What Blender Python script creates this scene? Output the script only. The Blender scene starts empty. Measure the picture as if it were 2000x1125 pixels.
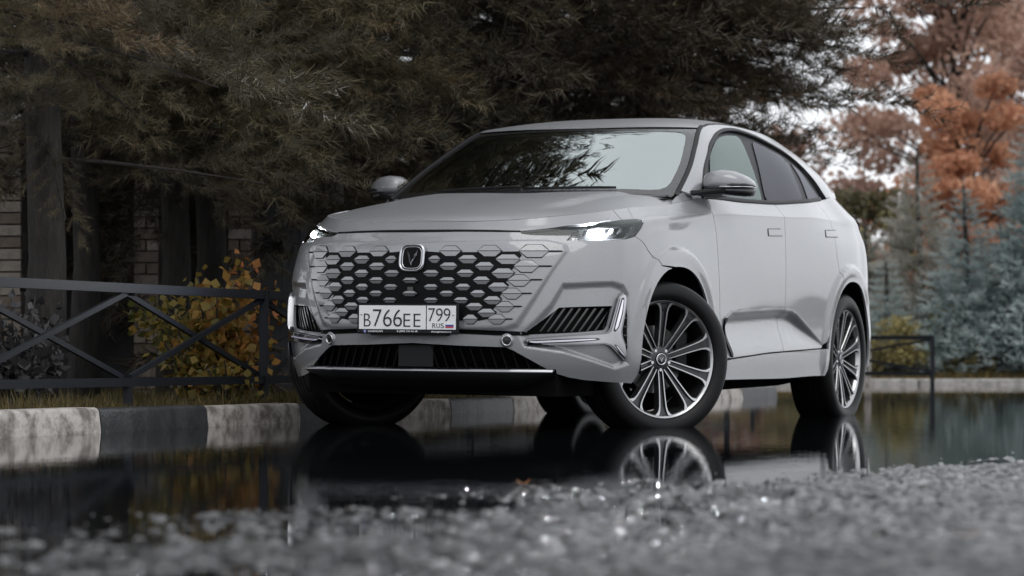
import bpy, bmesh, math, random
import numpy as np
from mathutils import Vector, Matrix
from mathutils.geometry import delaunay_2d_cdt
R = math.radians
random.seed(7); rng = np.random.default_rng(7)
scene = bpy.context.scene
col = scene.collection

# ------------------------------------------------------------------ camera
FPX = 5188.0; HORIZON = 696.8; CAMH = 0.351          # focal length in photo pixels, horizon row, eye height
cd = bpy.data.cameras.new('camera'); cam = bpy.data.objects.new('camera', cd); col.objects.link(cam)
cam.location = (0, 0, CAMH); cam.rotation_euler = (R(90), 0, 0)
cd.sensor_width = 36; cd.lens = FPX / 2000 * 36
cd.shift_y = (HORIZON - 562.5) / 2000
cd.clip_start = 0.1; cd.clip_end = 3000
cd.dof.use_dof = True; cd.dof.focus_distance = 12.9; cd.dof.aperture_fstop = 3.2
scene.camera = cam

# ------------------------------------------------------------------ overcast sky and sun
world = bpy.data.worlds.new('World'); scene.world = world; world.use_nodes = True
wn = world.node_tree.nodes; wl = world.node_tree.links; wn.clear()
SUN_EL, SUN_AZ = 52, 150
sky = wn.new('ShaderNodeTexSky'); sky.sky_type = 'NISHITA'; sky.sun_disc = False
sky.sun_elevation = R(SUN_EL); sky.sun_rotation = R(SUN_AZ); sky.dust_density = 1.0; sky.air_density = 1.0; sky.ozone_density = 1
hs = wn.new('ShaderNodeHueSaturation'); hs.inputs['Saturation'].default_value = 0.10
wl.new(sky.outputs[0], hs.inputs['Color'])
tc = wn.new('ShaderNodeTexCoord'); cn = wn.new('ShaderNodeTexNoise')
cn.inputs['Scale'].default_value = 2.2; cn.inputs['Detail'].default_value = 5
wl.new(tc.outputs['Generated'], cn.inputs['Vector'])
cr = wn.new('ShaderNodeMapRange'); cr.inputs[1].default_value = .3; cr.inputs[2].default_value = .7
cr.inputs[3].default_value = .85; cr.inputs[4].default_value = 1.12
wl.new(cn.outputs[0], cr.inputs[0])
deck = wn.new('ShaderNodeMix'); deck.data_type = 'RGBA'; deck.inputs[0].default_value = .85      # an even cloud deck over the sky
deck.inputs[7].default_value = (4.65, 4.8, 5.05, 1)
wl.new(hs.outputs[0], deck.inputs[6])
mul = wn.new('ShaderNodeVectorMath'); mul.operation = 'SCALE'
wl.new(deck.outputs[2], mul.inputs[0]); wl.new(cr.outputs[0], mul.inputs['Scale'])
bg = wn.new('ShaderNodeBackground'); bg.inputs['Strength'].default_value = 0.15
wl.new(mul.outputs[0], bg.inputs[0])
wo = wn.new('ShaderNodeOutputWorld'); wl.new(bg.outputs[0], wo.inputs[0])
sd = bpy.data.lights.new('sun', 'SUN'); sd.energy = 0.5; sd.angle = R(40); sd.color = (1, .97, .93)
sun = bpy.data.objects.new('sun', sd); col.objects.link(sun)
_az = R(SUN_AZ)
sun.rotation_euler = Vector((-math.sin(_az)*math.cos(R(SUN_EL)), -math.cos(_az)*math.cos(R(SUN_EL)), -math.sin(R(SUN_EL)))).to_track_quat('-Z', 'Y').to_euler()
vs = scene.view_settings; vs.view_transform = 'Standard'; vs.look = 'None'; vs.exposure = 0.75; vs.gamma = 1.0
vs.use_curve_mapping = False
scene.cycles.max_bounces = 5; scene.cycles.diffuse_bounces = 2; scene.cycles.glossy_bounces = 3; scene.cycles.transparent_max_bounces = 10
scene.cycles.sample_clamp_indirect = 6
scene.cycles.use_denoising = True

# ------------------------------------------------------------------ materials
MATS = {}
def mat(name, base=(.5,.5,.5), rough=.5, metal=0.0, coat=0.0, spec=.5, emit=None, estr=0.0, trans=0.0, ior=1.5, coat_rough=.03):
    m = bpy.data.materials.new(name); m.use_nodes = True
    b = m.node_tree.nodes['Principled BSDF']
    b.inputs['Base Color'].default_value = (*base, 1); b.inputs['Roughness'].default_value = rough
    b.inputs['Metallic'].default_value = metal; b.inputs['Specular IOR Level'].default_value = spec
    b.inputs['Coat Weight'].default_value = coat; b.inputs['Coat Roughness'].default_value = coat_rough
    b.inputs['IOR'].default_value = ior; b.inputs['Transmission Weight'].default_value = trans
    if emit:
        b.inputs['Emission Color'].default_value = (*emit, 1); b.inputs['Emission Strength'].default_value = estr
    MATS[name] = m; return m
def N(m, t, **k):
    n = m.node_tree.nodes.new(t)
    for a, v in k.items(): setattr(n, a, v)
    return n
def L_(m, a, b): m.node_tree.links.new(a, b)
def bsdf(m): return m.node_tree.nodes['Principled BSDF']
def noise(m, scale, detail=4, rough=.55, vec=None, coord='Object'):
    t = N(m, 'ShaderNodeTexCoord'); n = N(m, 'ShaderNodeTexNoise')
    n.inputs['Scale'].default_value = scale; n.inputs['Detail'].default_value = detail; n.inputs['Roughness'].default_value = rough
    L_(m, vec if vec is not None else t.outputs[coord], n.inputs['Vector']); return n
def ramp(m, fac, stops):
    r = N(m, 'ShaderNodeValToRGB'); e = r.color_ramp.elements
    while len(e) < len(stops): e.new(.5)
    for i, (p, c) in enumerate(stops):
        e[i].position = p; e[i].color = (*c, 1) if len(c) == 3 else c
    L_(m, fac, r.inputs[0]); return r
def bump(m, h, strength=.3, dist=.01, normal=None):
    b = N(m, 'ShaderNodeBump'); b.inputs['Strength'].default_value = strength; b.inputs['Distance'].default_value = dist
    L_(m, h, b.inputs['Height'])
    if normal: L_(m, normal, b.inputs['Normal'])
    return b
def droplets(m, scale=130, strength=.25, dist=.004, target=('Normal', 'Coat Normal'), amount=.34):
    """rain drops: small domes scattered by a cell pattern"""
    t = N(m, 'ShaderNodeTexCoord'); v = N(m, 'ShaderNodeTexVoronoi'); v.inputs['Scale'].default_value = scale
    L_(m, t.outputs['Object'], v.inputs['Vector'])
    mr = N(m, 'ShaderNodeMapRange'); mr.interpolation_type = 'SMOOTHSTEP'
    mr.inputs[1].default_value = amount; mr.inputs[2].default_value = amount*.45; mr.inputs[3].default_value = 0; mr.inputs[4].default_value = 1
    L_(m, v.outputs['Distance'], mr.inputs[0])
    sx = N(m, 'ShaderNodeSeparateColor'); L_(m, v.outputs['Color'], sx.inputs[0])
    g = N(m, 'ShaderNodeMath', operation='GREATER_THAN'); g.inputs[1].default_value = .45; L_(m, sx.outputs[0], g.inputs[0])
    mu = N(m, 'ShaderNodeMath', operation='MULTIPLY'); L_(m, mr.outputs[0], mu.inputs[0]); L_(m, g.outputs[0], mu.inputs[1])
    b = bump(m, mu.outputs[0], strength, dist)
    for k in target: L_(m, b.outputs[0], bsdf(m).inputs[k])
    return mu

paint = mat('paint', (.212, .217, .228), .32, coat=1.0, spec=.5, coat_rough=.035)
bsdf(paint).inputs['Coat IOR'].default_value = 1.68
_g = N(paint, 'ShaderNodeNewGeometry'); _s = N(paint, 'ShaderNodeSeparateXYZ'); L_(paint, _g.outputs['Normal'], _s.inputs[0])        # rain beads lie on the upward faces
_k = N(paint, 'ShaderNodeMapRange'); _k.inputs[1].default_value = .55; _k.inputs[2].default_value = .9; _k.inputs[3].default_value = .035; _k.inputs[4].default_value = .42
L_(paint, _s.outputs[2], _k.inputs[0]); L_(paint, _k.outputs[0], bsdf(paint).inputs['Coat Roughness'])
droplets(paint, 105, .30, .003)
black_gloss = mat('black_gloss', (.006, .006, .007), .18, coat=.6)
black_plastic = mat('black_plastic', (.008, .008, .009), .5, spec=.25)
grille_black = mat('grille_black', (.0025, .0025, .003), .55, spec=.12)
inner_black = mat('inner_black', (.003, .003, .003), .9, spec=.05)
rubber = mat('rubber', (.006, .006, .0065), .45, spec=.22); 
_n = noise(rubber, 60, 3); _b = bump(rubber, _n.outputs[0], .15, .004); L_(rubber, _b.outputs[0], bsdf(rubber).inputs['Normal'])
chrome = mat('chrome', (.48, .48, .50), .10, 1.0)
satin = mat('satin', (.55, .56, .58), .25, 1.0)
dark_chrome = mat('dark_chrome', (.26, .26, .275), .16, 1.0)
alloy = mat('alloy', (.44, .44, .445), .28, 1.0)
alloy_dark = mat('alloy_dark', (.05, .05, .053), .38, .5)
barrel_dark = mat('barrel_dark', (.012, .012, .013), .5, .3)
disc_metal = mat('disc_metal', (.25, .25, .25), .4, 1.0)
drl = mat('drl', (.7, .7, .72), .12, .9, emit=(.80, .72, 1.0), estr=.12)
led = mat('led', (.9, .9, .9), .3, emit=(.93, .95, 1.0), estr=1500)
led_soft = mat('led_soft', (.9, .9, .9), .3, emit=(.90, .92, 1.0), estr=3)
reflector = mat('reflector', (.55, .55, .58), .12, 1.0)
plate_white = mat('plate_white', (.72, .73, .74), .35, coat=.3)
ink = mat('ink', (.006, .006, .01), .5)
white_ink = mat('white_ink', (.75, .75, .76), .5)
blue_ink = mat('blue_ink', (.02, .05, .28), .5); red_ink = mat('red_ink', (.45, .03, .03), .5)
tail_dark = mat('tail_dark', (.06, .012, .014), .12, coat=1)
trim_black = mat('trim_black', (.005, .005, .006), .45, spec=.2)
seat_mat = mat('seat_mat', (.02, .02, .022), .6)
frit = mat('frit', (.012, .012, .013), .22, coat=.4); droplets(frit, 110, .5, .004)

def glass_mat(name, tint, ior, dens, rough=.01, refl=(.92, 1.0, .98)):
    """window glass: clear or tinted sheet with a Fresnel reflection"""
    m = bpy.data.materials.new(name); m.use_nodes = True; nt = m.node_tree; nt.nodes.clear()
    o = nt.nodes.new('ShaderNodeOutputMaterial'); mx = nt.nodes.new('ShaderNodeMixShader')
    tr = nt.nodes.new('ShaderNodeBsdfTransparent'); tr.inputs[0].default_value = (*[c*dens for c in tint], 1)
    gl = nt.nodes.new('ShaderNodeBsdfGlossy'); gl.inputs['Roughness'].default_value = rough
    gl.inputs[0].default_value = (*refl, 1)
    fr = nt.nodes.new('ShaderNodeFresnel'); fr.inputs[0].default_value = ior
    nt.links.new(fr.outputs[0], mx.inputs[0]); nt.links.new(tr.outputs[0], mx.inputs[1]); nt.links.new(gl.outputs[0], mx.inputs[2])
    nt.links.new(mx.outputs[0], o.inputs[0]); MATS[name] = m; return m
windscreen_glass = glass_mat('windscreen_glass', (.75, .85, .82), 6.0, .8)
side_glass = glass_mat('side_glass', (.7, .85, .8), 1.9, .7, refl=(.75, .86, .83))
privacy_glass = glass_mat('privacy_glass', (.1, .1, .1), 1.45, 1, refl=(.55, .56, .60))
lamp_glass = glass_mat('lamp_glass', (1, 1, 1), 1.45, .95)

# ------------------------------------------------------------------ object helpers
def tag(o, label=None, cat=None, group=None, kind=None):
    if label: o['label'] = label
    if cat: o['category'] = cat
    if group: o['group'] = group
    if kind: o['kind'] = kind
    return o
def empty(name, loc=(0,0,0), rz=0, parent=None):
    o = bpy.data.objects.new(name, None); col.objects.link(o); o.location = loc; o.rotation_euler = (0, 0, rz)
    o.empty_display_size = .1
    if parent: o.parent = parent
    return o
def mesh(name, V, F, m=None, parent=None, smooth=False, normals=None, sharp=None):
    me = bpy.data.meshes.new(name)
    me.from_pydata([tuple(map(float, v)) for v in V], [], [tuple(int(i) for i in f) for f in F])
    if smooth: me.polygons.foreach_set('use_smooth', [True]*len(me.polygons))
    if sharp is not None: me.set_sharp_from_angle(angle=R(sharp))
    if normals is not None: me.normals_split_custom_set_from_vertices([tuple(map(float, n)) for n in normals])
    if m: me.materials.append(m)
    me.update()
    o = bpy.data.objects.new(name, me); col.objects.link(o)
    if parent: o.parent = parent
    return o
def fastmesh(name, V, T, m=None, parent=None, smooth=False, mats=None, midx=None):
    """numpy arrays of vertices and triangles / quads"""
    V = np.asarray(V, np.float32); T = np.asarray(T, np.int32); k = T.shape[1]
    me = bpy.data.meshes.new(name); me.vertices.add(len(V)); me.vertices.foreach_set('co', V.ravel())
    me.loops.add(T.size); me.loops.foreach_set('vertex_index', T.ravel())
    me.polygons.add(len(T)); me.polygons.foreach_set('loop_start', np.arange(0, T.size, k, dtype=np.int32))
    if smooth: me.polygons.foreach_set('use_smooth', np.ones(len(T), bool))
    for mm in (mats or [m]): me.materials.append(mm)
    if midx is not None: me.polygons.foreach_set('material_index', np.asarray(midx, np.int32))
    me.update(calc_edges=True)
    o = bpy.data.objects.new(name, me); col.objects.link(o)
    if parent: o.parent = parent
    return o
def boxVF(c, d, rot=None):
    c = np.array(c, float); h = np.array(d, float)/2
    V = np.array([(sx, sy, sz) for sx in (-1,1) for sy in (-1,1) for sz in (-1,1)], float)*h
    if rot is not None: V = V @ np.array(rot).T
    F = [(0,1,3,2),(4,6,7,5),(0,4,5,1),(2,3,7,6),(0,2,6,4),(1,5,7,3)]
    return V + c, F
class MB:
    def __init__(s): s.V = []; s.F = []
    def add(s, V, F):
        n = len(s.V); s.V += [tuple(v) for v in V]; s.F += [tuple(i+n for i in f) for f in F]; return s
    def box(s, c, d, rot=None): return s.add(*boxVF(c, d, rot))
    def bar(s, a, b, w, h, up=(0,0,1)):
        a = np.array(a, float); b = np.array(b, float); t = b-a; l = np.linalg.norm(t); t /= l
        u = np.cross(up, t); u /= np.linalg.norm(u)+1e-9; v = np.cross(t, u)
        return s.add(*boxVF((a+b)/2, (l, w, h), np.stack([t, u, v], 1)))
    def tube(s, P, r, n=10, cap=True):
        P = np.array(P, float); m_ = len(P); r = np.broadcast_to(np.array(r, float), (m_,)); V = []; F = []
        T = np.gradient(P, axis=0); T /= np.linalg.norm(T, axis=1, keepdims=True)+1e-9
        u = np.cross(T[0], (0,0,1) if abs(T[0][2]) < .9 else (1,0,0)); u /= np.linalg.norm(u)
        for i in range(m_):
            u = u - T[i]*np.dot(u, T[i]); u /= np.linalg.norm(u)+1e-9; w = np.cross(T[i], u)
            for k in range(n):
                a = 2*math.pi*k/n; V.append(P[i]+r[i]*(math.cos(a)*u+math.sin(a)*w))
        for i in range(m_-1):
            for k in range(n): F.append((i*n+k, i*n+(k+1)%n, (i+1)*n+(k+1)%n, (i+1)*n+k))
        if cap: F += [tuple(range(n))[::-1], tuple(range((m_-1)*n, m_*n))]
        return s.add(V, F)
    def lathe(s, prof, n=48, axis='y', c=(0,0,0), closed=False):
        """prof: list of (radius, height along axis)"""
        V = []; F = []; k = len(prof)
        for i in range(n):
            a = 2*math.pi*i/n
            for r_, h in prof:
                p = (r_*math.cos(a), h, r_*math.sin(a)) if axis == 'y' else (r_*math.cos(a), r_*math.sin(a), h)
                V.append((p[0]+c[0], p[1]+c[1], p[2]+c[2]))
        for i in range(n):
            j = (i+1) % n
            for q in range(k if closed else k-1):
                q2 = (q+1) % k
                F.append((i*k+q, j*k+q, j*k+q2, i*k+q2))
        return s.add(V, F)
    def obj(s, name, m, parent=None, smooth=False, sharp=None):
        return mesh(name, s.V, s.F, m, parent, smooth or sharp is not None, sharp=sharp)
def bevel(o, w=.004, seg=2, ang=35):
    b = o.modifiers.new('bevel', 'BEVEL'); b.width = w; b.segments = seg; b.limit_method = 'ANGLE'; b.angle_limit = R(ang); return o

# ================================================================== THE CAR
CX, CY, CTH, CROLL = -.112, 13.475, R(24.15), .01195
FW = np.array([-math.sin(CTH), -math.cos(CTH)]); LW = np.array([math.cos(CTH), -math.sin(CTH)])
def project(P):
    """car coordinates (x forward, y left, z up) to photo pixels: used to measure the outlines of panels"""
    P = np.atleast_2d(P); wx = CX+P[:,0]*FW[0]+P[:,1]*LW[0]; wy = CY+P[:,0]*FW[1]+P[:,1]*LW[1]; s = FPX/wy
    return np.stack([1000+wx*s, HORIZON+(CAMH-P[:,2]+CROLL*P[:,1])*s], 1)
car = empty('parked_car', (CX, CY, 0)); car.rotation_euler = (0, 0, 0)
# columns: local x axis -> FW, local y axis -> LW, tiny roll with the road's camber
_m = Matrix(((FW[0], LW[0], 0), (FW[1], LW[1], 0), (0, 0, 1))) @ Matrix.Rotation(-CROLL, 3, 'X')
car.rotation_euler = _m.to_euler()
tag(car, 'light grey crossover car with lit headlights standing in the puddle', 'car')

# ---- body shell: 20 columns round the left half, 8 rows from sill to belt
zf = [.22, .34, .47, .62, .77, .885]
COLS = [
 [(.83,0,.22),(.885,0,.34),(.905,0,.47),(.905,0,.62),(.893,0,.77),(.868,0,.885),(.833,0,.955),(.795,0,.997)],
 [(.818,.25,.22),(.873,.25,.34),(.893,.25,.47),(.892,.25,.62),(.878,.25,.77),(.850,.25,.885),(.815,.25,.955),(.776,.25,.999)],
 [(.77,.46,.22),(.825,.468,.34),(.845,.47,.47),(.843,.47,.62),(.826,.47,.77),(.793,.468,.885),(.752,.465,.955),(.71,.46,1.010)],
 [(.705,.585,.22),(.76,.598,.34),(.78,.60,.47),(.777,.60,.62),(.757,.598,.77),(.722,.592,.885),(.68,.583,.957),(.63,.57,1.024)],
 [(.62,.695,.22),(.675,.712,.34),(.692,.716,.47),(.69,.716,.62),(.668,.712,.77),(.632,.702,.888),(.588,.688,.964),(.53,.662,1.040)],
 [(.515,.80,.22),(.572,.82,.34),(.585,.824,.47),(.582,.824,.62),(.56,.818,.77),(.525,.803,.89),(.475,.782,.974),(.40,.735,1.057)],
 [(.41,.875,.22),(.462,.894,.34),(.475,.90,.47),(.472,.90,.62),(.455,.893,.77),(.42,.876,.895),(.365,.848,.990),(.26,.772,1.075)],
 [(.30,.915,.22),(.33,.93,.34),(.335,.934,.47),(.335,.935,.62),(.325,.928,.78),(.295,.908,.91),(.24,.875,1.01),(.12,.787,1.092)],
 [(.10,.94,.23),(.10,.953,.35),(.10,.957,.48),(.10,.957,.63),(.10,.950,.80),(.08,.925,.95),(.03,.885,1.04),(-.08,.797,1.108)],
 [(-.30,.945,.24),(-.30,.958,.36),(-.30,.962,.48),(-.30,.962,.63),(-.30,.957,.82),(-.30,.937,.975),(-.31,.90,1.065),(-.35,.815,1.132)],
 [(-.72,.945,.24),(-.72,.956,.36),(-.72,.960,.48),(-.72,.960,.64),(-.72,.957,.82),(-.72,.948,.99),(-.72,.932,1.10),(-.70,.868,1.183)],
 [(-1.3,.94,.24),(-1.3,.952,.36),(-1.3,.955,.48),(-1.3,.96,.64),(-1.3,.962,.82),(-1.3,.958,1.0),(-1.3,.95,1.122),(-1.3,.893,1.193)],
 [(-1.85,.94,.24),(-1.85,.953,.36),(-1.85,.957,.48),(-1.85,.962,.64),(-1.85,.965,.82),(-1.85,.96,1.0),(-1.85,.952,1.140),(-1.85,.893,1.212)],
 [(-2.4,.945,.25),(-2.4,.957,.38),(-2.4,.962,.5),(-2.4,.968,.65),(-2.4,.972,.83),(-2.4,.966,1.02),(-2.4,.946,1.162),(-2.4,.882,1.25)],
 [(-2.9,.95,.25),(-2.9,.962,.38),(-2.9,.968,.5),(-2.9,.972,.65),(-2.9,.972,.83),(-2.9,.962,1.02),(-2.9,.925,1.165),(-2.86,.835,1.29)],
 [(-3.3,.945,.26),(-3.3,.955,.38),(-3.3,.958,.5),(-3.3,.955,.65),(-3.3,.95,.83),(-3.28,.94,1.03),(-3.25,.905,1.185),(-3.2,.80,1.325)],
 [(-3.58,.90,.27),(-3.62,.905,.4),(-3.63,.905,.52),(-3.62,.895,.67),(-3.60,.900,.84),(-3.55,.893,1.03),(-3.48,.853,1.185),(-3.42,.74,1.30)],
 [(-3.78,.76,.27),(-3.83,.77,.4),(-3.84,.77,.52),(-3.81,.765,.67),(-3.76,.765,.84),(-3.70,.75,1.03),(-3.63,.72,1.165),(-3.54,.61,1.275)],
 [(-3.85,.45,.27),(-3.90,.45,.4),(-3.91,.45,.52),(-3.88,.45,.67),(-3.82,.45,.84),(-3.75,.45,1.02),(-3.68,.45,1.15),(-3.60,.4,1.26)],
 [(-3.86,0,.27),(-3.915,0,.4),(-3.925,0,.52),(-3.895,0,.67),(-3.835,0,.84),(-3.76,0,1.02),(-3.69,0,1.15),(-3.61,0,1.26)]]
SHARP = [.45,.45,.45,.45,.45,.45,.45,.42,.40,.30,.13,.07,.07,.09,.2,.35,.4,.4,.4,.4]
C8 = np.array(COLS, float)
lerp = lambda a, b, t: a+(b-a)*t
CG = np.stack([np.stack([*c[:6], lerp(c[6], c[5], a), c[6], lerp(c[6], c[7], a), c[7]]) for c, a in zip(C8, SHARP)])
S_KN = np.concatenate([[0], np.cumsum(np.linalg.norm(np.diff(C8[:,3], axis=0), axis=1))])
def hermite(t, P, x):
    """nonuniform Catmull-Rom through P at knots t (axis 0)"""
    h = np.diff(t); d = np.diff(P, axis=0)/h[(slice(None),)+(None,)*(P.ndim-1)]
    m = np.empty_like(P); hh = h[(slice(None),)+(None,)*(P.ndim-1)]
    m[1:-1] = (hh[:-1]*d[1:]+hh[1:]*d[:-1])/(hh[:-1]+hh[1:]); m[0] = d[0]; m[-1] = d[-1]
    i = np.clip(np.searchsorted(t, x, side='right')-1, 0, len(h)-1)
    e = (slice(None),)+(None,)*(P.ndim-1)
    u = ((x-t[i])/h[i])[e]; H = h[i][e]
    return (2*u**3-3*u**2+1)*P[i]+(u**3-2*u**2+u)*H*m[i]+(-2*u**3+3*u**2)*P[i+1]+(u**3-u**2)*H*m[i+1]
_flip = np.array([1,-1,1.])
_Sx = np.concatenate([[-S_KN[1]], S_KN, [2*S_KN[-1]-S_KN[-2]]]); _Cx = np.concatenate([CG[1:2]*_flip, CG, CG[-2:-1]*_flip])
SMAX = S_KN[-1]; VMAX = 9.0
def vert_interp(Q, v):
    """Q (n,rows,3): per-sample nonuniform Catmull-Rom down the rows"""
    n, k, _ = Q.shape; h = np.sqrt(np.linalg.norm(np.diff(Q, axis=1), axis=2))+1e-6
    d = np.diff(Q, axis=1)/h[...,None]; m = np.empty_like(Q)
    m[:,1:-1] = (h[:,:-1,None]*d[:,1:]+h[:,1:,None]*d[:,:-1])/(h[:,:-1]+h[:,1:])[...,None]; m[:,0] = d[:,0]; m[:,-1] = d[:,-1]
    i = np.clip(np.floor(v).astype(int), 0, k-2); u = (v-i)[:,None]; a = np.arange(n); H = h[a,i][:,None]
    return (2*u**3-3*u**2+1)*Q[a,i]+(u**3-2*u**2+u)*H*m[a,i]+(-2*u**3+3*u**2)*Q[a,i+1]+(u**3-u**2)*H*m[a,i+1]
sst = lambda a, b, x: (lambda t: t*t*(3-2*t))(np.clip((x-a)/(b-a), 0, 1))
ARCH = [(-.135, .37, .455, .437), (-3.045, .37, .43, .437)]         # centre x, z, half length, height of the wheel openings
def arch_r(x, z, k):
    cx, cz, a, b = ARCH[k]
    return (np.abs((x-cx)/a)**2.25+np.abs((z-cz)/b)**2.25)**(1/2.25)
FRONT = {}
def sdist(poly, Q):
    """signed distance to a polygon, positive inside"""
    poly = np.asarray(poly); d = np.full(len(Q), 9.)
    for i in range(len(poly)):
        a = poly[i]; b = poly[(i+1) % len(poly)]; ab = b-a
        t = np.clip(((Q-a)@ab)/(ab@ab+1e-12), 0, 1); d = np.minimum(d, np.linalg.norm(Q-a-t[:,None]*ab, axis=1))
    return np.where(inside(poly, Q), d, -d)
def front_features(P, s, v):
    """raised grille field, pockets round the lamps at the corners, groove between the headlights"""
    m = (s < S_KN[7])&(s > -.5)
    if not m.any(): return P
    Q = np.stack([np.abs(s[m]), v[m]*VSC], 1); d = np.zeros(len(Q))
    d += .013*sst(-.018, .004, sdist(FRONT['grille'], Q))
    d -= .024*sst(-.002, .026, sdist(FRONT['pocket'], Q))
    d -= .010*sst(-.004, .012, sdist(FRONT['ledge'], Q))
    Pm = P[m]; nrm = np.stack([sst(.95, .5, np.abs(Pm[:,1]))*.8+.25, .75*sst(.35, .95, np.abs(Pm[:,1]))*np.sign(Pm[:,1]), 0*Pm[:,0]], 1)
    P = P.copy(); P[m] = Pm+nrm*d[:,None]
    return P
def features(P, s):
    """flares round the wheels and the scooped lower doors"""
    x, y, z = P[:,0], P[:,1], P[:,2]; side = sst(S_KN[6], S_KN[7]+.05, s)*(1-sst(S_KN[15]+.1, S_KN[16]+.1, s))
    d = np.zeros(len(P))
    for k in (0, 1):
        r = arch_r(x, z, k); d += .019*sst(1.235, 1.19, r)*(1-.25*sst(1.17, 1.0, r))*sst(.2, .34, z)
    zt = np.interp(x, [-2.62,-2.5,-2.03,-1.93,-1.75,-.95,-.85,-.78], [.40,.44,.595,.613,.618,.588,.562,.55])
    zb = np.interp(x, [-2.6,-1.58,-.87], [.40,.378,.345])
    t = np.clip((zt-z)/np.maximum(zt-zb, .02), -.2, 1.3)
    amp = .045*sst(-2.62, -1.95, x)*sst(-.76, -.98, x)
    d -= amp*sst(-.04, .2, t)*(1-sst(.2, 1.0, t))
    P = P.copy(); P[:,1] += side*d
    return P
def B(s, v, feat=True):
    s = np.atleast_1d(np.asarray(s, float)); v = np.clip(np.atleast_1d(np.asarray(v, float)), 0, VMAX)
    P = vert_interp(hermite(_Sx, _Cx, s), v)
    if not feat: return P
    P = features(P, s)
    return front_features(P, s, v) if FRONT else P
def Bn(s, v, e=.006):
    a = B(s+e, v)-B(s-e, v); b = B(s, np.minimum(v+e*6, VMAX))-B(s, np.maximum(v-e*6, 0))
    n = np.cross(a, b); n /= np.linalg.norm(n, axis=1, keepdims=True)+1e-12
    return n
# orientation check: normal must point outwards (forward at the nose)
NSIGN = 1.0 if Bn(np.array([.3]), np.array([3.]))[0][0] > 0 else -1.0
VSC = .13
_gs, _gv = np.meshgrid(np.linspace(0, SMAX, 640), np.linspace(0, VMAX, 120), indexing='ij'); _gs = _gs.ravel(); _gv = _gv.ravel()
_GP = B(_gs, _gv); _GN = Bn(_gs, _gv)*NSIGN; _GPX = project(_GP)
_camcar = np.array([(0-CX)*FW[0]+(0-CY)*FW[1], (0-CX)*LW[0]+(0-CY)*LW[1], CAMH])
_front = ((_camcar-_GP)*_GN).sum(1) > 0
def T_px(P): return project(P)/400
TR = {'px': (T_px, _GPX/400, _front), 'xz': (lambda P: P[:,[0,2]], _GP[:,[0,2]], np.abs(_GN[:,1]) > .12), 'yz': (lambda P: P[:,[1,2]], _GP[:,[1,2]], _GN[:,0] > .12)}
def inv(kind, pts, it=5):
    """surface parameters (s, v) of measured points, all points refined together"""
    fn, G, ok = TR[kind]; T = np.array(pts, float).reshape(-1, 2)/(400 if kind == 'px' else 1); idx = []
    Gk = G[ok]; w = np.where(ok)[0]
    for p in T: idx.append(w[((Gk-p)**2).sum(1).argmin()])
    q = np.stack([_gs[idx], _gv[idx]], 1); e = 1e-3; n = len(q)
    for _ in range(it):
        P = B(np.concatenate([q[:,0], q[:,0]+e, q[:,0]]), np.concatenate([q[:,1], q[:,1], q[:,1]-e])); f = fn(P)
        f0 = f[:n]; Js = (f[n:2*n]-f0)/e; Jv = (f[2*n:]-f0)/-e; r = T-f0
        det = Js[:,0]*Jv[:,1]-Js[:,1]*Jv[:,0]; det = np.where(np.abs(det) < 1e-9, 1e-9, det)
        ds = (r[:,0]*Jv[:,1]-r[:,1]*Jv[:,0])/det; dv = (Js[:,0]*r[:,1]-Js[:,1]*r[:,0])/det
        q[:,0] = np.clip(q[:,0]+np.clip(ds, -.05, .05), 0, SMAX); q[:,1] = np.clip(q[:,1]+np.clip(dv, -.4, .4), 0, VMAX)
    return [tuple(a) for a in q]
def inside(poly, P):
    poly = np.asarray(poly); x, y = P[:,0], P[:,1]; r = np.zeros(len(P), bool); j = len(poly)-1
    for i in range(len(poly)):
        xi, yi = poly[i]; xj, yj = poly[j]
        c = ((yi > y) != (yj > y)) & (x < (xj-xi)*(y-yi)/(yj-yi+1e-15)+xi); r ^= c; j = i
    return r
def densify(poly, h):
    out = []
    for i in range(len(poly)):
        a = np.array(poly[i], float); b = np.array(poly[(i+1) % len(poly)], float); n = max(1, int(np.ceil(np.linalg.norm(b-a)/h)))
        out += [a+(b-a)*k/n for k in range(n)]
    return np.array(out)
def shrink(poly, g):
    """move a closed polygon inwards by g"""
    P = np.array(poly, float); n = len(P); A = 0.5*np.sum(P[:,0]*np.roll(P[:,1],-1)-np.roll(P[:,0],-1)*P[:,1]); sg = 1 if A > 0 else -1
    e = np.roll(P,-1,0)-P; e /= np.linalg.norm(e, axis=1, keepdims=True)+1e-12; nr = np.stack([-e[:,1], e[:,0]], 1)*sg
    m = nr+np.roll(nr, 1, 0); m /= np.maximum((m*np.roll(nr,1,0)).sum(1, keepdims=True), .35)
    return P+m*g
def round_poly(poly, r=.3, n=3):
    """round the corners of a polygon a little (fraction r of the shorter side)"""
    P = [np.array(p, float) for p in poly]; out = []
    for i in range(len(P)):
        a, b, c = P[i-1], P[i], P[(i+1) % len(P)]; l = min(np.linalg.norm(a-b), np.linalg.norm(c-b))*r
        u = b+(a-b)/(np.linalg.norm(a-b)+1e-9)*l; w = b+(c-b)/(np.linalg.norm(c-b)+1e-9)*l
        for k in range(n+1):
            t = k/n; out.append(((1-t)**2)*u+2*t*(1-t)*b+t*t*w)
    return out
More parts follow.
